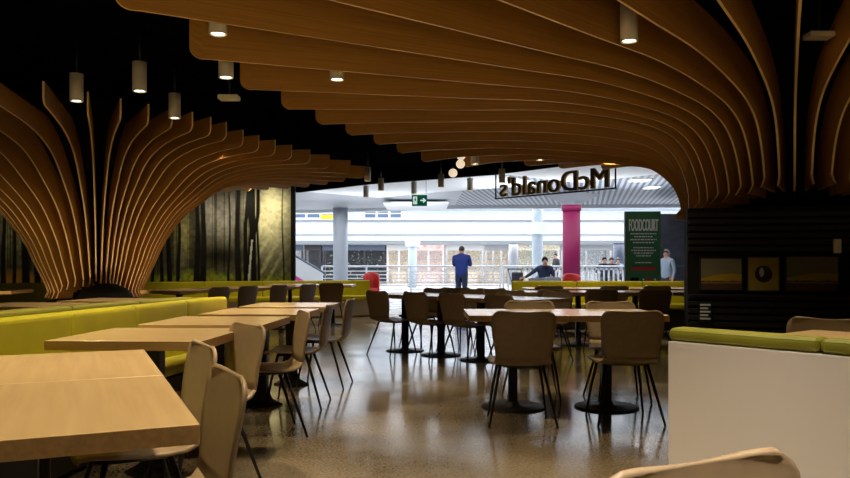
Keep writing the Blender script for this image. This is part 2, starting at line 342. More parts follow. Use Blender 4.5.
# ------------------------------------------------------------------ timber trees
def catmull(nd, k=7):
    nd = np.array(nd); N = len(nd); t = np.linspace(0, N - 1, (N - 1) * k + 1); i = np.minimum(t.astype(int), N - 2); f = (t - i)[:, None]
    pm = nd[np.maximum(i - 1, 0)]; p0 = nd[i]; p1 = nd[i + 1]; p2 = nd[np.minimum(i + 2, N - 1)]
    m0 = (p1 - pm) / 2; m1 = (p2 - p0) / 2
    return (2*f**3 - 3*f**2 + 1) * p0 + (f**3 - 2*f**2 + f) * m0 + (-2*f**3 + 3*f**2) * p1 + (f**3 - f**2) * m1
def make_fin(root, C, sy, ang, nodes, ds, R, zbase, depth, curl, ZTOP=3.0):
    q = catmull(nodes)
    r = q[:, 0] + ds * np.exp(-np.maximum(q[:, 0] - q[0, 0], 0) / 1.0); z = q[:, 1].copy()
    if r[-1] < R + .1:
        r = np.append(r, R + .2); z = np.append(z, z[-1] + .004)
    keep = z >= zbase
    if keep.sum() < 4: return
    r, z = r[keep], z[keep]
    # resample by length, cut at the tip, round the lower corner
    s = np.concatenate([[0], np.cumsum(np.hypot(np.diff(r), np.diff(z)))])
    u = np.linspace(0, s[-1], 70); r = np.interp(u, s, r); z = np.interp(u, s, z)
    cut = r <= R - .10; r, z = r[cut], z[cut]
    ze = float(np.interp(R, q[:, 0], q[:, 1]))
    for a in np.linspace(0, PI / 2, 6): r = np.append(r, R - .10 + .10 * math.sin(a)); z = np.append(z, ze + .09 * (1 - math.cos(a)))
    # flare at the foot
    fr = [r[0] + curl * k for k in (1.0, .75, .45, .15)]; fz = [z[0] - .10, z[0] - .085, z[0] - .055, z[0] - .02]
    r = np.concatenate([fr, r]); z = np.concatenate([fz, z]); n = len(r)
    P = np.stack([r, z], 1); d = np.gradient(P, axis=0); d /= np.linalg.norm(d, axis=1)[:, None] + 1e-9
    nrm = np.stack([-d[:, 1], d[:, 0]], 1)                  # towards the trunk / ceiling
    Q = P + nrm * depth
    Q[:4] = P[4] + nrm[4] * depth * np.linspace(.55, 1, 4)[:, None]; Q[:4, 1] = P[:4, 1] - .02
    Q[:, 1] = np.minimum(Q[:, 1], ZTOP)
    Q[-6:, 0] = np.linspace(R - .10, R, 6); Q[-6:, 1] = ZTOP
    for j in range(n - 7, -1, -1): Q[j, 0] = min(Q[j, 0], Q[j + 1, 0])
    for j in range(1, n): Q[j, 1] = max(Q[j, 1], Q[j - 1, 1])
    e = np.array([math.cos(ang), sy * math.sin(ang), 0]); t = np.array([-sy * math.sin(ang), math.cos(ang), 0]); t /= np.linalg.norm(t)
    def w(p, side): v = e * p[0] + t * side * .010; return (v[0], v[1], p[1])
    vs = [w(p, -1) for p in P] + [w(p, -1) for p in Q] + [w(p, 1) for p in P] + [w(p, 1) for p in Q]
    fs = []; mi = []; uvs = []
    sl = np.concatenate([[0], np.cumsum(np.hypot(*np.diff(P, axis=0).T))])
    for j in range(n - 1):
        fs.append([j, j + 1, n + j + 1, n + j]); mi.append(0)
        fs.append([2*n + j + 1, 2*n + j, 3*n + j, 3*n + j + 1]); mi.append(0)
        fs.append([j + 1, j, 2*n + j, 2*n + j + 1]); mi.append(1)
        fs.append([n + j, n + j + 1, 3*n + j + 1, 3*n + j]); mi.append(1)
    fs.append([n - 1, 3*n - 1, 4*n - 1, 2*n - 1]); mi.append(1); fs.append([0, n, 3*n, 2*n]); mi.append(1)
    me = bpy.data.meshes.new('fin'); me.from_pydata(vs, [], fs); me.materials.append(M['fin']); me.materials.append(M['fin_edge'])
    me.polygons.foreach_set('material_index', mi)
    uv = me.uv_layers.new(name='UVMap'); off = rng.random() * 50
    idx = np.empty(len(me.loops), dtype=np.int32); me.loops.foreach_get('vertex_index', idx)
    j = idx % n; vv = (idx // n) % 2
    uv.data.foreach_set('uv', np.stack([sl[j] + off, vv * depth + off], 1).astype(np.float32).ravel())
    o = bpy.data.objects.new('fin', me); COL.objects.link(o); o.parent = root

def inside(C, sy, ang, R):                     # keep the tips on the near side of the ceiling edge
    for k in range(60):
        x = C[0] + R * math.cos(ang); y = C[1] + R * sy * math.sin(ang); ok = x < 9.2
        for a, b in zip(EDGE[:-1], EDGE[1:]):
            d = Vector(b) - Vector(a); ok &= (d.x * (y - a[1]) - d.y * (x - a[0])) > .35 * d.length
        if ok: return R
        R -= .08
    return R
NR = [[1.016, 1.639], [1.016, 1.968], [1.163, 2.36], [1.442, 2.588], [1.95, 2.713], [2.687, 2.792], [3.58, 2.795], [4.6, 2.80]]
daR = {-6: -0.19, -5: -1.56, -4: -1.55, -3: -0.91, -2: -0.37, -1: 0.58, 0: 1.2, 1: 1.67, 2: 1.31, 3: 0.77, 4: 0.83, 5: 0.6, 6: 0.99, 7: 0.75, 8: 0.23, 9: -1.39, 10: -3.28}
dsR = {5: .05, 4: .019, 0: -.038, -1: -.027, 1: -.023, 2: -.019}
RR = {-6: 5.4, -5: 5.5, -4: 5.6, -3: 5.9, -2: 6.2, -1: 6.4, 0: 6.7, 1: 6.63, 2: 6.161, 3: 5.823, 4: 5.547, 5: 5.354, 6: 5.207, 7: 5.131, 8: 5.195, 9: 5.387, 10: 5.3}
NR3 = [[1.16, 1.639], [1.22, 1.9], [1.36, 2.12], [1.62, 2.32], [2.05, 2.45], [2.6, 2.56], [3.4, 2.70], [4.6, 2.80]]
wR = {5: .15, 6: .4, 7: .6, 8: .8, 9: .95, 10: 1}
zbR = {-6: 1.94, -5: 1.94, -4: 1.94, -3: 1.94, -2: 1.93, -1: 1.91, 0: 1.88, 1: 1.85, 2: 1.82, 3: 1.79, 4: 1.77}
CR = (3.995, 8.298)
tr = thing('timber_tree', 'large timber fin tree spreading over the ceiling from the black slatted partition', 'tree sculpture', (*CR, 0))
for k in range(-6, 11):
    make_fin(tr, CR, 1.193, math.radians(210.91 - 7.86 * k + daR[k]), (np.array(NR) * (1 - wR.get(k, 0)) + np.array(NR3) * wR.get(k, 0)).tolist(), dsR.get(k, 0), RR[k], zbR.get(k, 1.75), .36, .10, 3.32)
for i in range(1, 12):                                       # the far side and the right, mostly unseen
    make_fin(tr, CR, 1.193, math.radians(129.0 - 9.0 * i), NR3, 0, inside(CR, 1.193, math.radians(129.0 - 9.0 * i), 4.6), 1.66, .36, .10, 3.32)
for i in range(1, 13):
    make_fin(tr, CR, 1.193, math.radians(257.9 + 9.2 * i), NR, 0, inside(CR, 1.193, math.radians(257.9 + 9.2 * i), 4.8), 1.86, .36, .10, 3.32)
MB().lathe([(1.10, 0), (1.10, 1.60), (1.06, 1.62), (.98, 1.62)], n=40, sy=1.193).build('plinth', M['black'], tr)
MB().lathe([(.70, 1.62), (.70, 2.4), (.95, 2.7), (1.3, 3.36)], n=32, sy=1.193).build('core', M['black'], tr)

NL = [[.63, .55], [.73, .85], [.86, 1.154], [1.005, 1.495], [1.274, 1.915], [1.605, 2.23], [2.063, 2.564], [2.645, 2.72], [3.37, 2.765], [4.5, 2.765]]
daL = {-5: -6.22, -4: -2.77, -3: 0.3, -2: 2.9, -1: 4.07, 0: 4.12, 1: 3.52, 2: 2.62, 3: 1.2, 4: -0.56, 5: -1.97, 6: -3.27, 7: -2.12, 8: -1.81, 9: -1.61, 10: -0.95, 11: -0.5, 12: 0.14, 13: 1.16, 14: 2.05}
RL = {-5: 5.2, -4: 4.9, -3: 4.5, -2: 4.1, -1: 3.778, 0: 3.577, 1: 3.492, 2: 3.443, 3: 3.45, 4: 3.463, 5: 3.422, 6: 3.368, 7: 3.235, 8: 3.219, 9: 3.273, 10: 3.365, 11: 3.545, 12: 3.8, 13: 4.151, 14: 4.488}
CL = (-5.416, 12.653); SL = 1.398
tl = thing('timber_tree', 'timber fin tree with a flared trunk standing before the forest mural', 'tree sculpture', (*CL, 0))
for k in range(-5, 15):
    make_fin(tl, CL, SL, math.radians(-64.68 + 5.73 * k + daL[k]), NL, 0, RL[k], max(.66, .94 - .022 * abs(k) ** 1.15), .34, .045, 3.0)
for i in range(1, 14):
    make_fin(tl, CL, SL, math.radians(17.6 + 8.0 * i), NL, 0, max(3.6, 4.4 - .15 * i), .66, .34, .045, 3.0)
for i in range(1, 16):
    make_fin(tl, CL, SL, math.radians(-99.6 - 8.4 * i), NL, 0, 4.6 if i < 6 else 3.6, .66, .34, .045, 3.0)
MB().lathe([(.78, 0), (.78, .50), (.74, .54), (.45, .60), (.40, .95), (.42, 1.1)], n=40, sy=SL).build('plinth', M['black'], tl)
MB().lathe([(.42, 0), (.42, .55), (.38, .68), (.29, .77), (.16, .83), (0, .85)], (.60, -1.12, 0), 28).build('plinth_dome', M['black'], tl)
MB().lathe([(.40, 1.05), (.46, 1.5), (.62, 1.95), (.95, 2.35), (1.5, 2.75), (2.0, 3.36)], n=32, sy=SL).build('core', M['black'], tl)
for a in (-150, -122, -96, -70, -44, -18, 10):      # warm uplights round the foot of the trunk
    l = bpy.data.lights.new('tree_uplight', 'SPOT'); o = bpy.data.objects.new('tree_uplight', l); COL.objects.link(o); q = math.radians(a)
    p = Vector((CL[0] + 1.75 * math.cos(q), CL[1] + 1.6 * SL * math.sin(q), .42)); o.location = p
    o.rotation_euler = (Vector((CL[0] + .6 * math.cos(q), CL[1] + .6 * SL * math.sin(q), 1.9)) - p).to_track_quat('-Z', 'Y').to_euler()
    l.energy = 12; l.color = (1, .72, .38); l.spot_size = math.radians(125); l.spot_blend = .9; l.shadow_soft_size = .05

# ------------------------------------------------------------------ lamps
def make_downlight():
    t = thing('downlight', '', 'ceiling lamp')
    MB().lathe([(.066, 3.06), (.066, 2.785), (.062, 2.78), (.054, 2.78), (.050, 2.80), (0.0, 2.802)], n=24).build('housing', M['lamp_body'], t)
    MB().lathe([(.012, 3.36), (.012, 3.06)], n=8).build('stem', M['black_steel'], t)
    MB().lathe([(.049, 2.792), (.0, 2.790)], n=20).build('lens', M['lamp_glow'], t)
    return t
def spot(x, y, w, ang=95, col=(1, .78, .47), z=2.77, blend=.7):
    l = bpy.data.lights.new('downlight_and_fill', 'SPOT'); l.energy = w; l.color = col; l.spot_size = math.radians(ang); l.spot_blend = blend; l.shadow_soft_size = .05
    o = bpy.data.objects.new('downlight_and_fill', l); COL.objects.link(o); o.location = (x, y, z); return o
lamp0 = make_downlight()
LAMPS = [  # px, lens row, beam watts, label
    (76.5, 101, 45, 'beige cylinder lamp between the two leftmost flared fins of the far timber tree'),
    (139.5, 91, 45, 'beige cylinder lamp on the black ceiling, middle of three above the far timber tree'),
    (174.5, 118, 45, 'beige cylinder lamp before the fin tips, lowest of three by the far timber tree'),
    (218, 34, 90, 'lit lamp peeping out under the longest fin near the top edge'),
    (226, 77.5, 90, 'lit cylinder lamp at the notch of the fin tips beside a pale ceiling device'),
    (337, 79.5, 70, 'lit lamp throwing a bright patch on a wide timber fin'),
    (629, 41, 120, 'largest cylinder lamp, hanging between fins of the big timber tree'),
    (367.5, 181, 20, 'small lit lamp at the right tip of the far timber tree'),
    (475, 164, 20, 'small lit lamp beside the three glass globes'),
    (540, 160, 20, 'small lit lamp under the fins above the hanging letters'),
    (366, 197, 0, 'small grey cylinder lamp at the ceiling edge over the white column'),
    (381, 190.5, 0, 'small grey cylinder lamp at the ceiling edge, second from the mural side'),
    (414, 193.5, 0, 'small grey cylinder lamp directly above the green exit sign'),
    (441, 187, 0, 'small grey cylinder lamp between the exit sign and the hanging letters, nearer the exit sign'),
    (470, 190.5, 0, 'small grey cylinder lamp below the glass globes'),
    (502, 182.5, 0, 'small grey cylinder lamp at the tail end of the hanging letters'),
]
for i, (px, py, w, lab) in enumerate(LAMPS):
    Y = (2.785 - H) * F / (YH - py); x = at(px, Y)
    if i == 0: lamp0.location = (x, Y, 0); lamp0['label'] = lab; lamp0['group'] = 'ceiling cylinder lamps'
    else: dup(lamp0, lab, (x, Y, 0), 0, 'ceiling cylinder lamps')
    if w: spot(x, Y, w)
# lamps of the same ceiling beyond the top of the frame, over the near tables
for x, y, w in [(-.60, 2.06, 205), (-1.5, 3.9, 170), (-2.6, 3.6, 60)]:
    spot(x, y, w)
spot(2.75, 4.0, 60, 72)
spot(1.75, 3.4, 150, 70)  # unseen spot added to brighten the booth chair
for x, y, w in [(-1.4, 7.3, 60), (-2.3, 6.2, 60), (-3.0, 11.4, 110), (1.5, 6.6, 50), (2.6, 11.0, 40), (2.2, 12.75, 90), (3.6, 12.6, 90), (-2.2, 13.6, 110), (-2.0, 15.9, 110), (-3.9, 14.7, 100), (-6.6, 12.6, 60), (.8, 9.0, 45)]:  # bare spots without fixtures, added to brighten tables, chairs and benches down the hall
    spot(x, y, w)
for x, y, w, a in [(.75, 1.9, 150, 72), (-.15, 3.4, 170, 58), (.5, 2.8, 90, 60), (.45, .75, 290, 64)]:  # unseen spots added to brighten the floor, booth wall and foreground chair
    spot(x, y, w, a, (1, .87, .70))
for x in (-11, -9, -5.6, -4.6, -3.7):  # tilted spots added behind the tree to brighten the mural
    o = spot(x, 17.0, [25, 35, 60, 75, 95][(-11, -9, -5.6, -4.6, -3.7).index(x)], 100, (1, .9, .7), 2.95); o.rotation_euler.x = math.radians(48)
# pendant globes
def make_globe(z):
    t = thing('pendant_globe', '', 'pendant lamp', group='glass globes')
    MB().lathe([(.0, z - .075)] + [(.075 * math.sin(a), z - .075 * math.cos(a)) for a in np.linspace(.2, PI - .2, 12)] + [(.0, z + .075)], n=20).build('globe', M['globe'], t)
    MB().tube([(0, 0, z + .07), (0, 0, 3.36)], .004, 6).build('cord', M['black_steel'], t)
    MB().lathe([(.02, z + .065), (.02, z + .11), (.01, z + .12)], n=10).build('cap', M['black_steel'], t)
    return t
for px, py, Y, lab in [(461, 155.5, 12.4, 'glowing glass globe pendant, highest of three on thin cords'), (460.5, 164, 12.9, 'glowing glass globe pendant, middle one of three on thin cords'), (453, 173, 13.2, 'glowing glass globe pendant, lowest of three on thin cords')]:
    g = make_globe(H + (YH - py) * Y / F); g.location = (at(px, Y), Y, 0); g['label'] = lab
# small ceiling devices
for px, py, Y, s, lab in [(229, 98, 7.6, 1, 'pale flat ceiling device beside the notch of fin tips'), (819, 36, 6.1, 1, 'pale wedge shaped ceiling device between fins of the big timber tree')]:
    x = at(px, Y); z = H + (YH - py) * Y / F
    d = thing('ceiling_sensor', lab, 'ceiling device', (x, Y, 0))
    MB().box(-.10, -.07, z - .02, .10, .07, z + .025, .012).build('cover', M['cream_dev'], d)
    MB().tube([(0, 0, z + .02), (0, 0, 3.36)], .012, 8).build('stem', M['black_steel'], d)

# ------------------------------------------------------------------ chairs
PROF = np.array([[.225, .418, .385], [.215, .438, .41], [.17, .444, .43], [.10, .439, .44], [.0, .432, .44], [-.09, .429, .43], [-.15, .433, .41], [-.188, .447, .39], [-.210, .475, .38],
                 [-.222, .52, .385], [-.232, .58, .405], [-.243, .64, .425], [-.253, .70, .438], [-.260, .74, .440], [-.265, .765, .436], [-.268, .785, .412], [-.2695, .796, .375], [-.270, .80, .33]])
def chair_shell():
    P = PROF; nr = len(P); nc = 13; u = np.linspace(-1, 1, nc); th = .014
    G = np.zeros((nr, nc, 3))
    for i, (y, z, w) in enumerate(P):
        b = np.clip((z - .45) / .15, 0, 1)
        G[i, :, 0] = u * w / 2
        G[i, :, 1] = y + b * .020 * u**2
        G[i, :, 2] = z + (1 - b) * (.014 * u**2 - .004)
    du = np.gradient(G, axis=1); dv = np.gradient(G, axis=0); n = np.cross(du, dv); n /= np.linalg.norm(n, axis=2)[..., None]
    if n[4, 6, 2] < 0: n = -n
    return G, G - n * th
def shell_part(A, B, i0, i1):
    A = A[i0:i1 + 1]; B = B[i0:i1 + 1]; nr, nc = A.shape[:2]; k = nr * nc
    vs = np.concatenate([A.reshape(-1, 3), B.reshape(-1, 3)]).tolist(); f = []; rim = []
    for i in range(nr - 1):
        for j in range(nc - 1):
            a = i * nc + j; f.append([a, a + 1, a + nc + 1, a + nc]); f.append([k + a + nc, k + a + nc + 1, k + a + 1, k + a])
    for i in range(nr - 1):
        for a in (i * nc, i * nc + nc - 1): f.append([a, a + nc, k + a + nc, k + a])
    for j in range(nc - 1):
        for a in (j, (nr - 1) * nc + j): f.append([a, a + 1, k + a + 1, k + a])
    return MB().add(vs, f, 0, True)
GA, GB = chair_shell()
def make_chair(shell_m, leg_m):
    t = thing('dining_chair', '', 'chair')
    shell_part(GA, GB, 0, 8).build('seat', shell_m, t)
    shell_part(GA, GB, 8, len(PROF) - 1).build('backrest', shell_m, t)
    for sx in (-1, 1):
        MB().tube([(sx * .15, .12, .418), (sx * .185, .165, .22), (sx * .215, .20, 0)], [.0115, .0105, .008], 10).build('leg', leg_m, t)
        MB().tube([(sx * .15, -.10, .418), (sx * .19, -.165, .22), (sx * .235, -.235, 0)], [.0115, .0105, .008], 10).build('leg', leg_m, t)
    MB().tube([(-.15, .12, .414), (.15, .12, .414), (.15, -.10, .414), (-.15, -.10, .414), (-.15, .12, .414)], .010, 8).build('seat_frame', leg_m, t)
    return t
chair0 = make_chair(M['shell'], M['black_steel']); used = False
def place_chair(x, y, fx, fy, label, group):
    """x, y is the foot of the backrest, facing (fx, fy)"""
    global used
    n = math.hypot(fx, fy); fx /= n; fy /= n; loc = (x + fx * .24, y + fy * .24, 0)
    if not used: used = True; chair0.location = loc; chair0.rotation_euler.z = face(fx, fy); chair0['label'] = label; chair0['group'] = group; return chair0
    return dup(chair0, label, loc, face(fx, fy), group)

# ------------------------------------------------------------------ tables
def make_table(w, d, name='dining_table', base='disc'):
    t = thing(name, '', 'table')
    m = MB().box(-w / 2, -d / 2, .703, w / 2, d / 2, .75, .0025)
    m.mi = [0] * len(m.f)
    o = m.build('tabletop', [M['top'], M['top_edge']], t)
    for p in o.data.polygons: p.material_index = 0 if p.normal.z > .7 else 1
    if base == 'disc':
        MB().box(-.035, -.035, .02, .035, .035, .685, .006).build('pole', M['black_steel'], t)
        MB().lathe([(.25, 0), (.25, .010), (.235, .016), (.06, .022), (.045, .05)], n=36).build('base', M['black_steel'], t)
    else:
        MB().box(-.045, -.045, .10, .045, .045, .685, .008).build('pole', M['black_steel'], t)
        MB().lathe([(.165, 0), (.165, .012), (.14, .022), (.085, .05), (.062, .10), (.055, .14)], n=4, smooth=False).build('base', M['black_steel'], t)
    MB().box(-.17, -.17, .683, .17, .17, .7035, .003).build('mounting_plate', M['black_steel'], t)
    return t
tblA = make_table(.86, .80, base='foot'); tabs = {}
def place_table(src, key, x, y, rot, label, group):
    if key not in tabs: tabs[key] = 1; src.location = (x, y, 0); src.rotation_euler.z = rot; src['label'] = label; src['group'] = group; return src
    return dup(src, label, (x, y, 0), rot, group)

# the pair nearest the camera
uA = Vector((-.41, .912)); wA = Vector((-.912, -.41)); P0 = Vector((-.5235, 1.78)); rA = math.atan2(uA.y, uA.x)
for i, lab in enumerate(['nearest oak table with a warm lit top, filling the bottom corner', 'oak table pushed up behind the nearest oak table']):
    c = P0 + uA * (.43 + .868 * i) + wA * .40
    place_table(tblA, 'A', c.x, c.y, rA, lab, 'oak tables along the near lime bench')
# the row along the lime bench
rowT = [(-1.455, 4.11, 'third oak table along the lime bench, alone behind the near pair'), (-1.375, 5.12, 'fourth oak table along the lime bench'), (-1.305, 6.13, 'fifth oak table along the lime bench'), (-1.25, 7.16, 'farthest oak table of the row along the lime bench')]
tblT = make_table(.78, .78, base='foot'); tblD = make_table(.78, .78)
for x, y, lab in rowT: place_table(tblT, 'T', x, y, math.radians(-2.5), lab, 'oak tables along the near lime bench')
G1 = 'chairs along the near lime bench tables'
place_chair(-.60, 2.26, -.885, -.465, 'taupe shell chair nearest the camera on the aisle side of the near oak tables', G1)
place_chair(-.90, 3.04, -.87, -.49, 'taupe shell chair at the second oak table, tucked behind the nearest chair back', G1)
place_chair(-.96, 4.08, -.80, -.60, 'taupe shell chair at the third oak table along the lime bench', G1)
place_chair(-.84, 5.20, -.94, -.34, 'taupe shell chair at the fourth oak table along the lime bench', G1)
place_chair(-.79, 6.15, -1, .03, 'taupe shell chair at the fifth oak table along the lime bench', G1)
place_chair(-.71, 7.12, -.99, .08, 'taupe shell chair at the last table of the row along the lime bench', G1)

# the pair of tables right of the aisle
c1x, c2x = .69, 1.427
tblJ = make_table(.732, .84)
for x, lab in ((c1x, 'oak table behind the centre chair back, left half of the joined aisle tables'), (c2x, 'oak table right half of the joined aisle tables, beside the black partition')):
    place_table(tblJ, 'J', x, 6.02, 0, lab, 'joined tables right of the aisle')
G2 = 'chairs at the joined aisle tables'
place_chair(.675, 5.24, .02, 1, 'dark backed shell chair in the centre, turned away, at the joined aisle tables', G2)
place_chair(1.435, 5.30, -.03, 1, 'dark backed shell chair turned away beside the white booth wall', G2)
place_chair(.91, 6.66, -.05, -1, 'shell chair facing the camera across the joined tables, left one of two', G2)
place_chair(1.60, 6.60, .03, -1, 'shell chair facing the camera across the joined tables, right one of two', G2)

# the slanted row
dS = Vector((.68, -.73)); nS = Vector((.73, .68)); rS = math.atan2(dS.y, dS.x)
tblS = make_table(.66, .78)
cS = Vector((-.26, 10.0))
ordS = ['first', 'second', 'third', 'fourth']
for i in range(4):
    c = cS + dS * .675 * i
    place_table(tblS, 'S', c.x, c.y, rS, f'oak table in the slanted row in mid hall, {ordS[i]} from the lime bench side', 'slanted row of tables in mid hall')
G3 = 'chairs at the slanted table row'
for i, (x, y) in enumerate([(-.58, 9.4), (-.11, 9.02), (.31, 8.68), (.80, 8.2)]):
    place_chair(x, y, .76 + .02 * i, .65, ['dark shell chair at the aisle end of the slanted row', 'dark shell chair at the slanted row, second from the aisle end', 'dark shell chair at the slanted row, third from the aisle end', 'dark shell chair at the slanted row, partly behind the centre chair'][i], G3)
for i, (x, y) in enumerate([(.12, 10.35), (.62, 10.05), (1.08, 9.5), (1.58, 9.05)]):
    place_chair(x, y + .1, -.73, -.68, ['shell chair with an olive lit back, facing the camera across the slanted row', 'shell chair across the slanted row, second from the lit olive one', 'shell chair across the slanted row, third from the lit olive one', 'shell chair across the slanted row at its pointed end'][i], G3)

# rows before the far right bench
G4 = 'chairs in the rows before the far right bench'
for i, x in enumerate([1.35, 2.15, 2.95, 3.75]):
    place_table(tblD, 'D', x, 10.75, 0, f'oak table in the row behind the slanted row, {ordS[i]} counting towards the partition', 'table row behind the slanted row')
for i, x in enumerate([.45, 1.15]):
    place_chair(at([456, 489][i], 10.7), 10.75 - .35 * i, .1, 1, ['low dark chair back between the standing man and the slanted row', 'low dark chair back right below the bench end near the slanted row'][i], G4)
for i, x in enumerate([1.72, 2.35, 3.05]):
    place_chair(x - .05, 9.95 + .02 * i, -.05, 1, ['dark shell chair behind the pointed end of the slanted row', 'dark shell chair below the foodcourt sign, turned away', 'dark shell chair turned away, nearest the black partition edge'][i], G4)
for i, x in enumerate([2.0, 2.8, 3.6, 4.4]):
    place_table(tblD, 'D', x, 12.35, 0, f'oak table touching the far right bench row, {ordS[i]} counting towards the partition', 'table row along the far right bench')
for i, x in enumerate([1.9, 2.9, 3.55]):
    place_chair(x, 11.72, 0, 1, ['dark chair top before the far right bench, below the magenta column', 'dark chair top before the far right bench, between column and foodcourt sign', 'dark chair top before the far right bench, below the foodcourt sign'][i], G4)

# row by the far left bench
G5 = 'chairs before the forest mural'
lab5 = ['dark shell chair before the mural, closest to the timber tree trunk', 'shell chair before the mural, second from the timber tree trunk', 'shell chair before the mural, third from the timber tree trunk', 'pale backed shell chair before the mural edge', 'dark shell chair in front of the white column on the lime bench']
for i, (x, y) in enumerate([(-3.0, 11.15), (-2.72, 11.75), (-2.36, 12.35), (-1.95, 12.75), (-1.68, 13.7)]):
    f = (-.89, .46) if i < 4 else (-.1, 1)
    place_chair(x, y, *f, lab5[i], G5)
for i, (x, y) in enumerate([(-3.66, 11.4), (-3.29, 12.12), (-2.92, 12.84), (-2.55, 13.56)]):
    place_table(tblD, 'D', x, y, math.radians(63), f'oak table before the forest mural, {ordS[i]} counting from the timber tree trunk', 'tables before the forest mural')
place_table(tblD, 'D', -1.75, 14.55, 0, 'oak table in front of the far left lime bench end', 'tables before the forest mural')
place_table(tblD, 'D', -2.6, 14.75, 0, 'oak table in front of the far left lime bench, under the mural edge', 'tables before the forest mural')
place_table(tblD, 'D', -6.35, 11.3, .1, 'oak table left of the timber tree trunk', 'tables before the forest mural')
for i, (x, y) in enumerate([(-3.75, 7.2), (-3.35, 8.2)]):
    place_table(tblD, 'D', x, y, math.radians(-8), ['pale oak table behind the double bench, nearer the camera', 'pale oak table behind the double bench, nearer the timber tree'][i], 'tables behind the double bench')

# ------------------------------------------------------------------ benches
def bench(name, label, path, normal_side, m_cush, back_h=.85, seat_d=.48, seg=.78, ends=(True, True), end_m=None, back_t=.12, cat='bench', seat=True, group=None, seat_z=.36):
    """path: ground polyline of the back cushion's rear line; the seat lies on normal_side (+1 left of travel)"""
    t = thing(name, label, cat, (path[0][0], path[0][1], 0), 0, group); o = Vector(path[0])
    for a, b in zip(path[:-1], path[1:]):
        a = Vector(a) - o; b = Vector(b) - o; L = (b - a).length; d = (b - a).normalized(); nn = Vector((-d.y, d.x)) * normal_side
        k = max(1, round(L / seg)); s = L / k
        mt = Matrix.Translation((a.x, a.y, 0)) @ Matrix(((d.x, nn.x, 0, 0), (d.y, nn.y, 0, 0), (0, 0, 1, 0), (0, 0, 0, 1)))
        for i in range(k):
            MB().box(i * s + .002, 0, .43, (i + 1) * s - .002, back_t, back_h, .028, 0, mt).build('back_cushion', m_cush, t)
            if seat: MB().box(i * s + .002, back_t - .01, seat_z, (i + 1) * s - .002, back_t + seat_d, .46, .028, 0, mt).build('seat_cushion', m_cush, t)
        MB().box(0, 0, .0, L, back_t, .43, .004, 0, mt).build('back_panel', end_m or M['bench_base'], t)
        if seat: MB().box(0, .06, .03, L, back_t + seat_d - .08, .365, .004, 0, mt).build('base', end_m or M['bench_base'], t)
    if end_m and seat:
        MB().box(L, 0, 0, L + .03, back_t + seat_d, .42, .006, 0, mt).build('end_panel', end_m, t)
    return t
bench('lime_bench', 'long lime vinyl bench with seams along the near row of tables', [(-1.97, 2.2), (-2.24, 3.7), (-2.03, 5.1), (-1.80, 6.55)], -1, M['lime'], seat_d=.28, seat_z=.395)
bench('lime_bench', 'olive back of the second bench standing back to back with the near lime bench', [(-1.96, 6.5), (-2.34, 5.1), (-2.58, 3.7), (-2.35, 2.2)], -1, M['lime_dark'])
bench('lime_bench', 'far left lime bench under the forest mural, its end by the red seat', [(-11.5, 12.6), (-4.6, 15.9), (-1.26, 17.18)], -1, M['lime'], .78, .5, 1.2, end_m=M['end_panel'])
bench('lime_bench', 'far right lime bench behind the table rows, below the magenta column', [(1.55, 13.75), (5.0, 13.55)], -1, M['lime'], .835, .45, 1.15)
# booth bench with a white back wall (near right)
bt = thing('booth_bench', 'white backed booth bench with olive cushion top by the camera', 'bench', (WA.x, WA.y, 0))
mt = Matrix(((WD.x, WN.x, 0, 0), (WD.y, WN.y, 0, 0), (0, 0, 1, 0), (0, 0, 0, 1)))
MB().box(0, 0, 0, 2.3, .035, .806, .003, 0, mt).build('back_panel', M['white_panel'], bt)
MB().box(-.004, .035, 0, .0, .62, .40, 0, 0, mt).build('end_panel', M['white_panel'], bt)
for a, b in ((-.005, .598), (.602, 1.40), (1.404, 2.3)):
    MB().box(a, .002, .808, b, .115, .862, .022, 0, mt).build('back_cushion', M['lime_dark'], bt)
    MB().box(a, .037, .42, b, .112, .81, .02, 0, mt).build('back_cushion', M['lime_dark'], bt)
    MB().box(a, .11, .36, b, .60, .46, .028, 0, mt).build('seat_cushion', M['lime'], bt)
MB().box(0, .04, .02, 2.3, .54, .37, .004, 0, mt).build('base', M['bench_base'], bt)
place_table(tblD, 'D', 2.17, 3.83, math.atan2(WD.y, WD.x), 'oak table inside the white backed booth', 'booth table')
place_chair(2.36, 4.52, -.74, -.67, 'pale shell chair across the table of the white backed booth', 'booth chair')
place_chair(.452, 1.21, .46, -.89, 'pale shell chair top in the near foreground before the white booth wall', 'foreground chair')

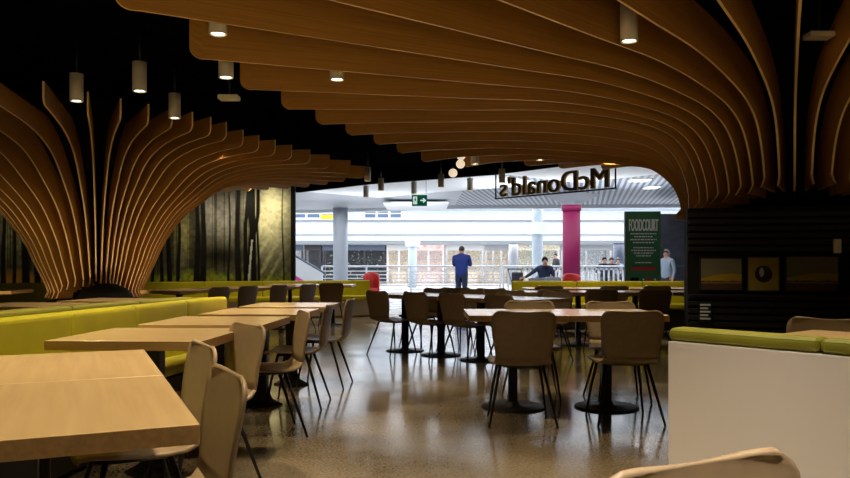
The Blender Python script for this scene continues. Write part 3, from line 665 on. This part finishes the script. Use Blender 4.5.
# ------------------------------------------------------------------ black partition with pictures
PA = Vector((at(687.5, 6.75), 6.75)); PD = Vector((.975, -.22)).normalized()
pt = thing('slatted_partition', 'black slatted partition under the big timber tree, set with three pictures', 'partition', (PA.x, PA.y, 0), math.atan2(PD.y, PD.x))
MB().box(0, 0, 0, 2.9, .10, 1.62, .006).build('panel', M['black'], pt)
M['slat_black'] = mat('slat_black', (.0055, .005, .006), .5, spec=.3)
for i in range(26):
    z = .06 + i * .06
    if .86 < z < 1.24: continue
    MB().box(.01, -.022, z - .02, 2.89, .004, z + .02, .004).build('slat', M['slat_black'], pt)
MB().box(.04, -.05, .845, 1.95, .004, .865, .003).build('ledge', M['slat_black'], pt)
def prt_x(px):                                  # along the partition where column px meets it
    k = (px - XC) / F; return (k * PA.y - PA.x) / (PD.x - k * PD.y)
def land(X, Z):
    u = (X - X.min()) / np.ptp(X); v = (Z - Z.min()) / np.ptp(Z); n = fbm(u * 8, v * 30, 5, 1, 1); h = .42 + .10 * np.sin(u * 3.0 - .6)
    sky = np.stack([.16 + .06 * n, .15 + .05 * n, .10 + .03 * n], -1); crop = np.stack([.30 + .22 * n, .21 + .14 * n, .018 + 0 * n], -1); soil = np.stack([.06 + .06 * n, .035 + .03 * n, .02 + .01 * n], -1)
    c = np.where((v > h)[..., None], sky, crop); c = np.where((v < .26 + .04 * n)[..., None], soil, c)
    c = np.where((np.abs(v - .22) < .025)[..., None], np.array([.22, .17, .13]), c); return c * .62
def bean(X, Z):
    u = (X - X.mean()) / (np.ptp(X) / 2); v = (Z - Z.mean()) / (np.ptp(Z) / 2); n = fbm(u * 3 + 9, v * 3 + 9, 6, 1, 1)
    bg = np.stack([.26 + .06 * n, .19 + .05 * n, .035 + .01 * n], -1) * .7; r = np.hypot(u / .58, v / .52)
    d = np.where((r < 1 + .12 * (n - .5))[..., None], np.array([.02, .015, .012]), bg)
    hi = (np.hypot((u + .12) / .16, (v - .12) / .3) < .9 + .4 * (n - .5)); return np.where(hi[..., None], np.array([.28, .25, .20]), d)
for a, b, z0, z1, fn, lab in ((699, 742, .895, 1.185, land, 'framed landscape print'), (746, 779, .89, 1.195, bean, 'framed print of a dark disc on yellow'), (784, 838, .895, 1.20, land, 'framed landscape print')):
    xa, xb = prt_x(a), prt_x(b)
    fr = MB().box(xa, -.045, z0, xb, -.012, z1, .004).build('picture_frame', M['slat_black'], pt); fr['label'] = lab
    grid_picture('picture', np.linspace(xa + .012, xb - .012, 64), np.linspace(z0 + .012, z1 - .012, 48), fn, M['attr'], fr, (0, -.0465, 0))
xv = prt_x(698)
v = MB().box(xv, -.045, .62, xv + .11, -.02, .80, .006).build('grille', M['slat_black'], pt)
for i in range(5): MB().box(xv + .012, -.05, .645 + i * .03, xv + .098 - .02 * (i % 2), -.044, .660 + i * .03, .001).build('grille_bar', M['mall_grey'], v)
xs = prt_x(836); MB().box(xs - .03, -.05, 1.22, xs + .03, -.02, 1.34, .006).build('wall_switch', M['lamp_body'], pt)

# ------------------------------------------------------------------ writing
def text_mesh(name, body, size, extrude, m, parent, mtx, sx=1.0, bold=0.0, heavy=0.0):
    cu = bpy.data.curves.new(name, 'FONT'); cu.body = body; cu.size = size; cu.extrude = extrude; cu.offset = bold; cu.align_x = 'CENTER'; cu.align_y = 'BOTTOM_BASELINE'; cu.resolution_u = 4
    tmp = bpy.data.objects.new(name, cu); COL.objects.link(tmp); bpy.context.view_layer.update()
    me = bpy.data.meshes.new_from_object(tmp.evaluated_get(bpy.context.evaluated_depsgraph_get())); bpy.data.objects.remove(tmp); me.name = name
    me.materials.clear()
    for x in (m if isinstance(m, (list, tuple)) else [m]): me.materials.append(x)
    if isinstance(m, (list, tuple)):
        for p in me.polygons: p.material_index = 0 if abs(p.normal.z) > .8 else 1
    me.transform(Matrix.Diagonal((sx, 1, 1, 1)))
    if heavy:                                   # heavier strokes: the outline repeated a little to each side
        bm = bmesh.new()
        for k, dz in ((-heavy, 0), (0, .0006), (heavy, .0003)):
            c = me.copy(); c.transform(Matrix.Translation((k, 0, dz))); bm.from_mesh(c); bpy.data.meshes.remove(c)
        bm.to_mesh(me); bm.free()
    me.transform(mtx)
    o = bpy.data.objects.new(name, me); COL.objects.link(o); o.parent = parent; return o
SA = Vector((at(495.5, 16.3), 16.3)); SB = Vector((at(616, 14.05), 14.05)); Ls = (SB - SA).length; sd = (SB - SA).normalized()
sg = thing('hanging_sign', 'row of bronze letters hung at the ceiling edge and seen from behind, mirrored', 'sign', (SA.x, SA.y, 0), math.atan2(sd.y, sd.x))
zb = 2.545
MB().box(0, -.02, zb - .03, Ls, .02, zb).build('rail', M['black_steel'], sg)
for x in (.01, Ls - .01): MB().box(x - .012, -.012, zb, x + .012, .012, 3.08).build('hanger', M['black_steel'], sg)
# the row reads from the mall side, so from in here it shows its back
mx = Matrix(((-1, 0, 0, Ls / 2), (0, 0, 1, 0), (0, 1, 0, zb + .015), (0, 0, 0, 1)))
text_mesh('lettering', "McDonald's", .56, .03, [M['letter_back'], M['letter_side']], sg, mx, 1.04, 0, .014)
# exit sign
EY = 17.4; ex = thing('exit_sign', 'green lit exit sign with a running figure and arrow hanging from the ceiling', 'exit sign', (at(419.5, EY), EY, 0))
ez = H + (YH - 200.5) * EY / F
MB().box(-.175, -.03, ez - .125, .175, .03, ez + .125, .006).build('housing', M['exit_green'], ex)
MB().box(-.21, -.02, ez + .122, .19, .02, ez + .145, .003).build('mount', M['exit_white'], ex)
for x in (-.15, .15): MB().tube([(x, 0, ez + .14), (x, 0, 3.08)], .006, 6).build('rod', M['black_steel'], ex)
ar = MB()
ar.box(.02, -.034, ez - .014, .11, -.0305, ez + .014); ar.add([(.09, -.033, ez + .055), (.15, -.033, ez), (.09, -.033, ez - .055), (.075, -.033, ez - .04), (.112, -.033, ez), (.075, -.033, ez + .04)], [[0, 1, 4, 5], [1, 2, 3, 4]])
ar.build('arrow', M['exit_white'], ex)
dr = MB().box(-.145, -.0335, ez - .085, -.055, -.0305, ez + .085); dr.build('door_symbol', M['exit_white'], ex)
rn = MB().lathe([(.0, -.002), (.016, -.002), (.016, .002), (0, .002)], n=10)
rn.v = [(v[0] - .092, -.036 + v[2], ez + .055 + v[1]) for v in rn.v]
rn.box(-.108, -.038, ez - .02, -.082, -.034, ez + .04); rn.box(-.125, -.038, ez - .07, -.112, -.034, ez - .01); rn.box(-.082, -.038, ez - .05, -.066, -.034, ez - .015); rn.box(-.13, -.038, ez + .01, -.07, -.034, ez + .025)
rn.build('running_figure', M['exit_green'], ex)
# foodcourt totem
FY = 17.0; ft = thing('foodcourt_sign', 'tall dark green sign panel headed FOODCOURT behind the far right bench', 'sign', (at(643, FY), FY, 0), math.radians(-4))
MB().box(-.375, -.05, 0, .375, .10, 2.31, .008).build('panel', M['sign_green'], ft)
MB().box(-.40, -.045, 0, -.375, .10, 2.31, .003).build('side_edge', M['slate'], ft)
def front(x, z): return Matrix(((1, 0, 0, x), (0, 0, -1, -.053), (0, 1, 0, z), (0, 0, 0, 1)))
text_mesh('title', 'FOODCOURT', .37, .002, M['sign_white'], ft, front(.0, 1.88), .275, .004, .006)
for i, (z, w) in enumerate([(1.80, .56), (1.735, .40), (1.67, .58), (1.605, .46), (1.49, .44), (1.43, .54), (1.37, .42), (1.31, .32), (1.16, .36)]):
    mb = MB(); x = -w / 2
    while x < w / 2:
        l = random.uniform(.03, .08); mb.box(x, -.054, z, min(x + l, w / 2), -.050, z + .026); x += l + .014
    mb.build('text_line', M['sign_white'], ft)
MB().box(-.27, -.055, 1.00, .27, -.050, 1.075, .001).build('red_strip', M['sign_red'], ft)
for i, (x, m) in enumerate([(-.24, 'black'), (-.15, 'black'), (.0, 'sign_white'), (.12, 'sign_red'), (.25, 'sign_white')]):
    r = .05 if m != 'sign_white' else .022
    e = MB(); e.lathe([(r, -.003), (r, .003)], n=16); e.v = [(v[0] + x, -.053 + v[2], .80 + v[1]) for v in e.v]; e.build('emblem', M[m], ft)

# ------------------------------------------------------------------ the mall
def column(px, Y, r, z1, m, label, cap=None, name='column', base_r=None):
    t = thing(name, label, 'column', (at(px, Y), Y, 0))
    MB().lathe([(r, 0), (r, z1)], n=32).build('shaft', m, t)
    if cap: MB().lathe(cap[0], n=32 if cap[2] is None else cap[2], smooth=cap[2] is None).build('capital', cap[1], t)
    return t
column(340.5, 26.6, .255, 3.12, M['mall_grey'], 'grey white round column by the mural edge')
mg = column(571.5, 21.5, .245, 2.80, M['magenta'], 'magenta round column with a flared grey capital', ([(.30, 2.80), (.32, 2.86), (.8, 3.10)], M['mall_grey'], 4))
MB().lathe([(.275, 2.64), (.275, 2.80)], n=32).build('collar', M['magenta'], mg)
column(412.5, 38.5, .22, 2.46, M['col_white'], 'white round column with a square cap across the hall, near the exit sign', ([(.36, 2.05), (.40, 2.46)], M['white'], 4))
column(537.5, 33.0, .24, 4.9, M['col_white'], 'white round column with a square cap left of the magenta column', ([(.42, 2.45), (.46, 2.95)], M['white'], 4))
column(513.5, 44.0, .27, 2.40, M['mall_grey'], 'grey round column across the hall beside the navy seated man')
column(619, 44.0, .34, 2.40, M['blue_grey'], 'dark blue grey column across the hall beside the foodcourt sign')

# balustrade: bays of posts, handrail and bars
def balustrade(label, x0, x1, Y, bars, hgt=1.07, bay=1.5, name='balustrade'):
    t = thing(name, label, 'railing', (x0, Y, 0)); L = x1 - x0
    MB().tube([(0, 0, hgt), (L, 0, hgt)], .032, 10).build('handrail', M['steel'], t)
    MB().box(0, -.03, .02, L, .03, .14).build('kerb', M['rail_white'], t)
    n = max(1, round(L / bay))
    for i in range(n + 1): MB().box(i * L / n - .03, -.025, 0, i * L / n + .03, .025, hgt).build('post', M['rail_white'], t)
    if bars == 'h':
        for z in (.25, .38, .51, .64, .77, .90): MB().tube([(0, 0, z), (L, 0, z)], .02, 6).build('rail', M['rail_white'], t)
    else:
        k = int(L / .17)
        for i in range(1, min(k, 95)): MB().box(i * L / k - .028, -.02, .14, i * L / k + .028, .02, hgt - .06).build('bar', M['rail_white'], t)
        MB().box(0, -.02, hgt - .13, L, .02, hgt - .06).build('rail', M['rail_white'], t)
    return t
balustrade('railing with level bars behind the red seat and the standing man', at(322, 27.5), at(500, 27.5), 27.5, 'h')
balustrade('white picket railing behind the navy seated man and the magenta column', at(500, 27.5) + .12, at(628, 27.5), 27.5, 'v')
# escalator flank by the mural edge
es = thing('escalator', 'white escalator flank with a magenta underside beside the mural edge', 'escalator', (at(291, 25.0), 25.0, 0))
MB().add([(0, 0, 0), (1.02, 0, 0), (1.02, 0, .85), (.0, 0, 1.46), (0, .12, 0), (1.02, .12, 0), (1.02, .12, .85), (0, .12, 1.46)],
         [[0, 1, 2, 3], [4, 5, 6, 7], [0, 1, 5, 4], [1, 2, 6, 5], [2, 3, 7, 6], [3, 0, 4, 7]]).build('flank', M['white'], es)
MB().add([(0, -.01, .30), (.95, -.01, .30), (0, -.01, .86), (0, -.002, .30), (.95, -.002, .30), (0, -.002, .86)], [[0, 1, 2], [3, 4, 5], [0, 1, 4, 3], [1, 2, 5, 4], [0, 2, 5, 3]]).build('underside_panel', M['pink'], es)
MB().tube([(0, .06, 1.50), (1.03, .06, .89), (1.12, .06, .80)], .035, 8).build('handrail', M['blue_grey'], es)
# shops across the hall
def shop(px0, px1, label, m_goods, m_fascia, m_frame, Y=47.5, doors=2):
    x0, x1 = at(px0, Y) + .04, at(px1, Y) - .04; w = x1 - x0
    t = thing('shopfront', label, 'shop', (x0, Y, 0))
    MB().box(0, 1.6, 0, w, 1.7, 2.36).build('back_wall', m_goods, t)
    MB().box(0, -.15, 2.02, w, .05, 2.36).build('fascia', m_fascia, t)
    for i in range(doors + 1):
        x = w * i / doors; x = min(max(x, .06), w - .06); MB().box(x - .06, -.06, 0, x + .06, .06, 2.05).build('frame', m_frame, t)
    for i in range(doors): MB().box(w * i / doors + .06, -.01, 0, w * (i + 1) / doors - .06, .01, 2.02).build('pane', M['glass'], t)
    for z in (.5, 1.0, 1.45): MB().box(.15, 1.1, z, w - .15, 1.6, z + .05).build('shelf', m_frame, t)
    MB().box(.3, .6, 0, w - .3, 1.0, .7, .03).build('counter', m_goods, t)
    return t
SH = [(286, 304, 'narrow shop with dark panels behind the escalator', 'goods_cool', 'blue_grey', 'slate', 1), (304, 322, 'black fronted shop unit left of the grey white column', 'slate', 'slate', 'slate', 1),
      (322, 386, 'dark shop with a display of small bright dots behind the grey white column', 'goods_dark', 'blue_grey', 'slate', 3), (386, 412, 'bright cream shop left of the square capped column', 'goods_warm', 'white', 'white', 2),
      (412, 445, 'shop with a pink and red front left of the standing man', 'goods_red', 'goods_red', 'white', 2), (445, 484, 'pale shop behind the standing man', 'goods_warm', 'white', 'steel', 2),
      (484, 510, 'shop with tall glass door frames right of the standing man', 'goods_warm', 'mall_grey', 'steel', 3), (510, 560, 'shop with a yellow lit front behind the navy seated man', 'goods_mix', 'goods_mix', 'white', 2),
      (560, 612, 'cool grey shop right of the magenta column', 'goods_cool', 'mall_grey', 'steel', 2), (612, 700, 'shop hidden mostly by the foodcourt sign', 'goods_cool', 'mall_grey', 'steel', 3)]
for a, b, lab, g, f, fr, n in SH: shop(a, b, lab, M[g], M[f], M[fr], 47.5, n)
# upper floor window band and banner
for a, b, lab in [(292, 335, 'upper floor window band left of the grey white column'), (364, 402, 'upper floor window band left of the exit sign')]:
    Y = 44; x0, x1 = at(a, Y), at(b, Y); t = thing('window_band', lab, 'window', (x0, Y, 3.1)); w = x1 - x0
    MB().box(0, .0, .0, w, .06, 1.35).build('frame', M['white'], t)
    n = 3
    for i in range(n):
        for z in (.45, .75, 1.02): MB().box(w * i / n + .06, -.02, z, w * (i + 1) / n - .06, -.002, z + .20).build('pane', M['blue_grey'], t)
Y = 41.9; t = tag(MB().box(at(320, Y), Y + .1, 3.62, at(333, Y), Y + .2, 3.88, .02).build('banner', M['yellow_sign']), 'small yellow banner on the balcony parapet beside the grey white column', 'banner')
# ceiling lights in the mall
def mall_light(px, py, zc, w, d, label):
    Y = (zc - H) * F / (YH - py); x = at(px, Y); t = thing('ceiling_panel_light', label, 'ceiling light', (x, Y, zc), 0, 'mall ceiling panel lights')
    MB().box(-w / 2, -d / 2, -.02, w / 2, d / 2, .0, .004).build('frame', M['white'], t); MB().box(-w / 2 + .03, -d / 2 + .03, -.026, w / 2 - .03, d / 2 - .03, -.019).build('diffuser', M['strip'], t)
mall_light(640, 179.5, 3.10, .45, .55, 'bright square ceiling light right of the hanging letters')
mall_light(652, 187, 3.10, .35, .5, 'second smaller ceiling light above the foodcourt sign')
mall_light(470, 247.5, 2.36, 1.3, .9, 'long ceiling light over the shop behind the standing man')
mall_light(640, 236, 2.36, 1.2, .6, 'ceiling light across the hall left of the foodcourt sign')
# slate wall block behind the foodcourt sign
sl = thing('slate_pillar', 'dark slate pillar panel behind the person in pale blue', 'pillar', (at(671.5, 23.0), 23.0, 0))
MB().box(-.36, 0, 0, .48, .4, 2.66, .01).build('panel', M['slate'], sl); MB().box(-.36, -.01, 1.08, .48, 0, 1.10).build('joint', M['blue_grey'], sl)
# red tub seats
def tub(label, px, Y, w=.66, h=1.08):
    t = thing('tub_chair', label, 'armchair', (at(px, Y), Y, 0), PI, 'red tub chairs')
    n = 24; prof = []
    vs = []; fs = []
    for i in range(n + 1):
        a = PI * (-.12 + 1.24 * i / n); c, s = math.cos(a), math.sin(a); hh = .78 + .06 * s
        for r, z in ((.34, .18), (.36, .5), (.355, hh - .03), (.33, hh), (.29, hh), (.265, hh - .04), (.26, .40)): vs.append((r * c * w, -r * s * w, z * h))
    for i in range(n):
        for j in range(6): fs.append([i * 7 + j, i * 7 + j + 1, (i + 1) * 7 + j + 1, (i + 1) * 7 + j])
    fs += [[j for j in range(7)], [n * 7 + j for j in range(7)]]
    MB().add(vs, fs, 0, True).build('backrest', M['red'], t)
    MB().lathe([(.30, .18), (.31, .42), (.28, .46), (0, .47)], n=24, sx=w, sy=w).build('seat', M['red'], t)
    for k in range(4): a = PI / 4 + k * PI / 2; MB().tube([(.24 * w * math.cos(a), .24 * w * math.sin(a), .19), (.28 * w * math.cos(a), .28 * w * math.sin(a), 0)], [.018, .012], 8).build('leg', M['black_steel'], t)
tub('red tub chair beyond the far left lime bench, left of the grey white column', 371.5, 22.0)
tub('red tub chair at the foot of the magenta column', 571.5, 19.8)

# ------------------------------------------------------------------ people
def person(label, loc, rotz, J, cloth, hairm, hair_len=.0):
    """J: joint name -> (x, y, z, rx, ry); one skinned body, coloured by region"""
    names = list(J); E = [('pelvis', 'waist'), ('waist', 'chest'), ('chest', 'neck'), ('neck', 'head'), ('head', 'crown'), ('head', 'nose')]
    for s in 'lr':
        E += [('chest', 'sh' + s), ('sh' + s, 'el' + s), ('el' + s, 'wr' + s), ('wr' + s, 'ha' + s), ('pelvis', 'hi' + s), ('hi' + s, 'kn' + s), ('kn' + s, 'an' + s), ('an' + s, 'to' + s)]
        for q in range(5): E.append(('wr' + s if q == 4 else 'ha' + s, f'f{q}{s}'))
    for s in 'lr':
        w = Vector(J['wr' + s][:3]); h = Vector(J['ha' + s][:3]); d = (h - w).normalized(); side = d.cross(Vector((0, 1, 0)))
        side = side.normalized() if side.length > .1 else Vector((0, 0, 1))
        for q in range(4): p = h + d * (.085 - .012 * abs(q - 1)) + side * (.027 * (q - 1.5)) + Vector((0, .012, 0)); J[f'f{q}{s}'] = (*p, .009, .009)
        p = w + d * .06 + side * .055 + Vector((0, .03, 0)); J[f'f4{s}'] = (*p, .010, .010)
    names = list(J); ix = {n: i for i, n in enumerate(names)}
    me = bpy.data.meshes.new('person'); me.from_pydata([J[n][:3] for n in names], [(ix[a], ix[b]) for a, b in E], [])
    o = bpy.data.objects.new('person', me); COL.objects.link(o)
    sk = o.modifiers.new('skin', 'SKIN'); sk.use_smooth_shade = True
    o.modifiers.new('sub', 'SUBSURF').levels = 1
    for n in names:
        v = me.skin_vertices[0].data[ix[n]]; v.radius = J[n][3:5]; v.use_root = n == 'pelvis'
    bpy.context.view_layer.update()
    em = bpy.data.meshes.new_from_object(o.evaluated_get(bpy.context.evaluated_depsgraph_get())); bpy.data.objects.remove(o)
    for m in ('skin', cloth[0], cloth[1], 'charcoal'): em.materials.append(M[m])
    P = {n: Vector(J[n][:3]) for n in names}
    reg = {**{('neck', 'head'): 0, ('head', 'crown'): 0, ('head', 'nose'): 0}}
    for p in em.polygons:
        c = p.center; best = None
        for a, b in E:
            A, B = P[a], P[b]; t = max(0, min(1, (c - A).dot(B - A) / max((B - A).length_squared, 1e-9))); d = (A + (B - A) * t - c).length
            if best is None or d < best[0]: best = (d, a, b)
        a, b = best[1], best[2]
        if (a, b) in reg or b[0] == 'f' or b.startswith('ha'): i = 0
        elif b[:2] in ('kn', 'an'): i = 2
        elif b[:2] == 'to': i = 3
        else: i = 1
        p.material_index = i; p.use_smooth = True
    o = bpy.data.objects.new('person', em); COL.objects.link(o); o.location = loc; o.rotation_euler.z = rotz
    tag(o, label, 'person')
    # hair cap
    hd = P['head']; hb = MB(); vs = []; n = 16; rows = 8
    top = P['crown']; c = (hd + top) / 2 + Vector((0, -.012, .012))
    for i in range(rows + 1):
        for k in range(n):
            a = 2 * PI * k / n; fr = max(0, math.sin(a))**.6; ee = PI / 2 - (PI / 2 + .38 - 1.05 * fr) * i / rows
            vs.append(c + Vector((.088 * math.cos(ee) * math.cos(a), .108 * math.cos(ee) * math.sin(a), .105 * math.sin(ee) - hair_len * max(0, -math.sin(a)) * (i / rows)**2)))
    fs = [[i * n + k, i * n + (k + 1) % n, (i + 1) * n + (k + 1) % n, (i + 1) * n + k] for i in range(rows) for k in range(n)]
    hb.add(vs, fs, 0, True).build('hair', M[hairm], o)
    # face: eyes, ears and mouth
    for s in (-1, 1):
        MB().lathe([(0, -.009), (.009, 0), (0, .009)], hd + Vector((s * .032, .088, .025)), 8).build('eye', M['hair'], o)
        MB().lathe([(0, -.03), (.014, -.012), (.017, .012), (0, .03)], hd + Vector((s * .083, -.005, .01)), 8).build('ear', M['skin'], o)
    MB().lathe([(0, -.006), (.022, 0), (0, .006)], hd + Vector((0, .078, -.055)), 8, sy=.4).build('mouth', M['red'], o)
    return o
def pose_stand(hs=1.0, wide=1.0, arm='phone'):
    J = {'pelvis': (0, 0, .92, .16 * wide, .13), 'waist': (0, .0, 1.08, .155 * wide, .125), 'chest': (0, .0, 1.32, .185 * wide, .135), 'neck': (0, .01, 1.475, .06, .06), 'head': (0, .04, 1.57, .078, .09), 'crown': (0, .03, 1.66, .062, .075), 'nose': (0, .135, 1.56, .015, .018)}
    for s, k in (('l', -1), ('r', 1)):
        J['sh' + s] = (k * .19 * wide, 0, 1.39, .075, .075)
        if arm == 'phone': J['el' + s] = (k * .215 * wide, .06, 1.12, .06, .06); J['wr' + s] = (k * .13, .27, 1.17, .036, .036); J['ha' + s] = (k * .06, .34, 1.20, .03, .022)
        else: J['el' + s] = (k * .26 * wide, -.02, 1.10, .052, .052); J['wr' + s] = (k * .27 * wide, .05, .87, .036, .036); J['ha' + s] = (k * .27 * wide, .08, .80, .03, .022)
        J['hi' + s] = (k * .095, 0, .86, .105 * wide, .115 * wide); J['kn' + s] = (k * .105, .02, .48, .070 * wide, .072 * wide); J['an' + s] = (k * .11, -.02, .09, .05 * wide, .052 * wide); J['to' + s] = (k * .13, .14, .04, .036, .03)
    return {n: (v[0] * hs, v[1] * hs, v[2] * hs, v[3] * hs, v[4] * hs) for n, v in J.items()}
def pose_sit(reach=True):
    J = {'pelvis': (0, 0, .56, .17, .14), 'waist': (0, .01, .72, .165, .125), 'chest': (0, .03, .98, .18, .135), 'neck': (0, .05, 1.13, .06, .06), 'head': (0, .08, 1.225, .078, .09), 'crown': (0, .07, 1.31, .062, .075), 'nose': (0, .178, 1.215, .015, .018)}
    for s, k in (('l', -1), ('r', 1)):
        J['sh' + s] = (k * .19, .02, 1.05, .078, .075)
        J['el' + s] = (k * .36, .10, .84, .055, .055)
        J['wr' + s] = (k * .30, .32, .78, .036, .036); J['ha' + s] = (k * .26, .40, .78, .03, .022)
        J['hi' + s] = (k * .10, .05, .53, .105, .105); J['kn' + s] = (k * .13, .44, .50, .072, .07); J['an' + s] = (k * .14, .42, .09, .046, .05); J['to' + s] = (k * .15, .57, .04, .036, .03)
    if reach: J['ell'] = (-.25, .08, .80, .055, .055); J['wrl'] = (-.16, .32, .78, .036, .036); J['hal'] = (-.10, .38, .78, .03, .022)
    if reach: J['elr'] = (.42, .12, .88, .055, .055); J['wrr'] = (.60, .24, .78, .036, .036); J['har'] = (.68, .27, .77, .03, .022)
    return J
person('man seen from behind in royal blue top and dark trousers, head bowed over his hands', (at(461.5, 23.6), 23.6, 0), math.radians(-25), pose_stand(.985, 1.32), ('royal', 'denim'), 'hair')
person('seated man in a navy sweater facing this way, one arm out to a pushchair', (at(544.5, 21.8), 21.8, -.02), PI, pose_sit(), ('navy', 'charcoal'), 'hair')
person('person in a pale blue jacket standing before the slate pillar beside the foodcourt sign', (at(667, 21.6), 21.6, 0), math.radians(120), pose_stand(.90, 1.1, 'down'), ('lightblue', 'charcoal'), 'grey_hair', .06)
for px, Y, lab, c, h in [(604, 28.8, 'seated person in dark blue behind the picket railing, nearest the magenta column', 'navy', 'hair'), (611, 30.6, 'seated person with brown hair behind the picket railing, middle of three', 'charcoal', 'hair'), (617.5, 32.4, 'seated person behind the picket railing, nearest the foodcourt sign', 'lightblue', 'grey_hair')]:
    person(lab, (at(px, Y), Y, .05), PI, pose_sit(False), (c, 'charcoal'), h)
person('distant shopper in dark clothes before the yellow lit shop', (at(556, 40), 40, 0), 2.0, pose_stand(1.0, 1.0, 'down'), ('charcoal', 'denim'), 'hair')
# seats for the seated people, and two steel chairs in front of the navy man
chairg = make_chair(M['mall_grey'], M['steel']); chairg['category'] = 'chair'; G6 = 'grey chairs in the mall hall'
seats = [(544.5, 21.8, PI, 'grey chair under the seated man in the navy sweater'), (604, 28.8, PI, 'grey chair behind the picket railing, nearest the magenta column'), (611, 30.6, PI, 'grey chair behind the picket railing, middle of three'), (617.5, 32.4, PI, 'grey chair behind the picket railing, nearest the foodcourt sign'),
         (535, 19.1, .1, 'grey chair back in front of the navy seated man, on the pushchair side'), (552, 20.1, -.1, 'grey chair back in front of the navy seated man, towards the magenta column')]
for i, (px, Y, r, lab) in enumerate(seats):
    if i == 0: chairg.location = (at(px, Y), Y, 0); chairg.rotation_euler.z = r; chairg['label'] = lab; chairg['group'] = G6
    else: dup(chairg, lab, (at(px, Y), Y, 0), r, G6)
# pushchair
pc = thing('pushchair', 'black pushchair with a pink and red blanket beside the navy seated man', 'pushchair', (at(520.5, 21.4), 21.4, 0), .3)
MB().box(-.17, -.25, .38, .17, .25, .50, .05).build('seat', M['charcoal'], pc)
MB().box(-.17, .16, .45, .17, .26, .92, .04).build('hood', M['slate'], pc)
MB().box(-.15, -.15, .50, .15, .15, .62, .05).build('blanket', M['goods_red'], pc)
for s in (-1, 1):
    MB().tube([(s * .20, -.35, .10), (s * .20, .10, .55), (s * .20, .42, 1.0)], .012, 8).build('side_bar', M['black_steel'], pc)
    MB().tube([(s * .20, .35, .10), (s * .20, .02, .50)], .012, 8).build('leg', M['black_steel'], pc)
    for y in (-.35, .35):
        w = MB().lathe([(.05, -.02), (.09, -.018), (.10, 0), (.09, .018), (.05, .02)], n=18); w.v = [(s * .20 + v[2], y + v[0], .10 + v[1]) for v in w.v]; w.build('wheel', M['black'], pc)
MB().tube([(-.20, .42, 1.0), (.20, .42, 1.0)], .014, 8).build('handle', M['black_steel'], pc)

# ------------------------------------------------------------------ light
def area(name, loc, rot, sx, sy, w, col):
    l = bpy.data.lights.new(name, 'AREA'); l.shape = 'RECTANGLE'; l.size = sx; l.size_y = sy; l.energy = w; l.color = col
    o = bpy.data.objects.new(name, l); COL.objects.link(o); o.location = loc; o.rotation_euler = rot; return o
area('gallery_light', (3, 21, 3.0), (0, 0, 0), 8, 4, 160, (.92, .96, 1))
area('gallery_light', (-6, 24, 3.0), (0, 0, 0), 8, 4, 160, (.95, .97, 1))
area('gallery_ceiling_fill', (3.6, 18.5, 2.3), (PI, 0, 0), 5, 2, 90, (.92, .96, 1))  # this and the next: unseen up-facing panels added to brighten the mall ceiling
area('gallery_ceiling_fill', (-1.5, 22, 2.3), (PI, 0, 0), 4, 3, 40, (.92, .96, 1))
area('balcony_upper_fill', (0, 49, 4.78), (0, 0, 0), 50, 3, 1500, (.95, .97, 1))  # unseen panel added to brighten the wall under the upper balcony
area('balcony_light', (0, 45, 2.3), (0, 0, 0), 50, 3, 1500, (1, .95, .88))
w = bpy.data.worlds.new('warm_fill'); scene.world = w; w.use_nodes = True
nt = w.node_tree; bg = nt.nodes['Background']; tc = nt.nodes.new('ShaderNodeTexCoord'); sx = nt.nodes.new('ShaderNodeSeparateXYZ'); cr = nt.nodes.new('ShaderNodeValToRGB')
# warm band below the horizon, added to light the fins; dark above
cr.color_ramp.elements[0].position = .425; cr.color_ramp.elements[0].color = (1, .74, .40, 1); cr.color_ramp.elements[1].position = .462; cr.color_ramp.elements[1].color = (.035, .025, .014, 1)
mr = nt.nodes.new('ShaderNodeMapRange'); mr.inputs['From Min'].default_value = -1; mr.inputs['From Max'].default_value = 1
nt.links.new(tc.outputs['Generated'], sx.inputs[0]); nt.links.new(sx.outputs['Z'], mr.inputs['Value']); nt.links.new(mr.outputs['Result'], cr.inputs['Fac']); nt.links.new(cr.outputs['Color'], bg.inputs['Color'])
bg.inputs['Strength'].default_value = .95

# ------------------------------------------------------------------ camera
cam = bpy.data.cameras.new('camera'); cam.sensor_width = 36; cam.lens = F / 850 * 36; cam.shift_y = (YH - 239) / 850; cam.clip_start = .05; cam.clip_end = 300
co = bpy.data.objects.new('camera', cam); COL.objects.link(co); co.location = (0, 0, H); co.rotation_euler = (PI / 2, 0, 0); scene.camera = co
scene.view_settings.view_transform = 'Standard'; scene.view_settings.look = 'None'; scene.view_settings.exposure = 0
scene.cycles.max_bounces = 6
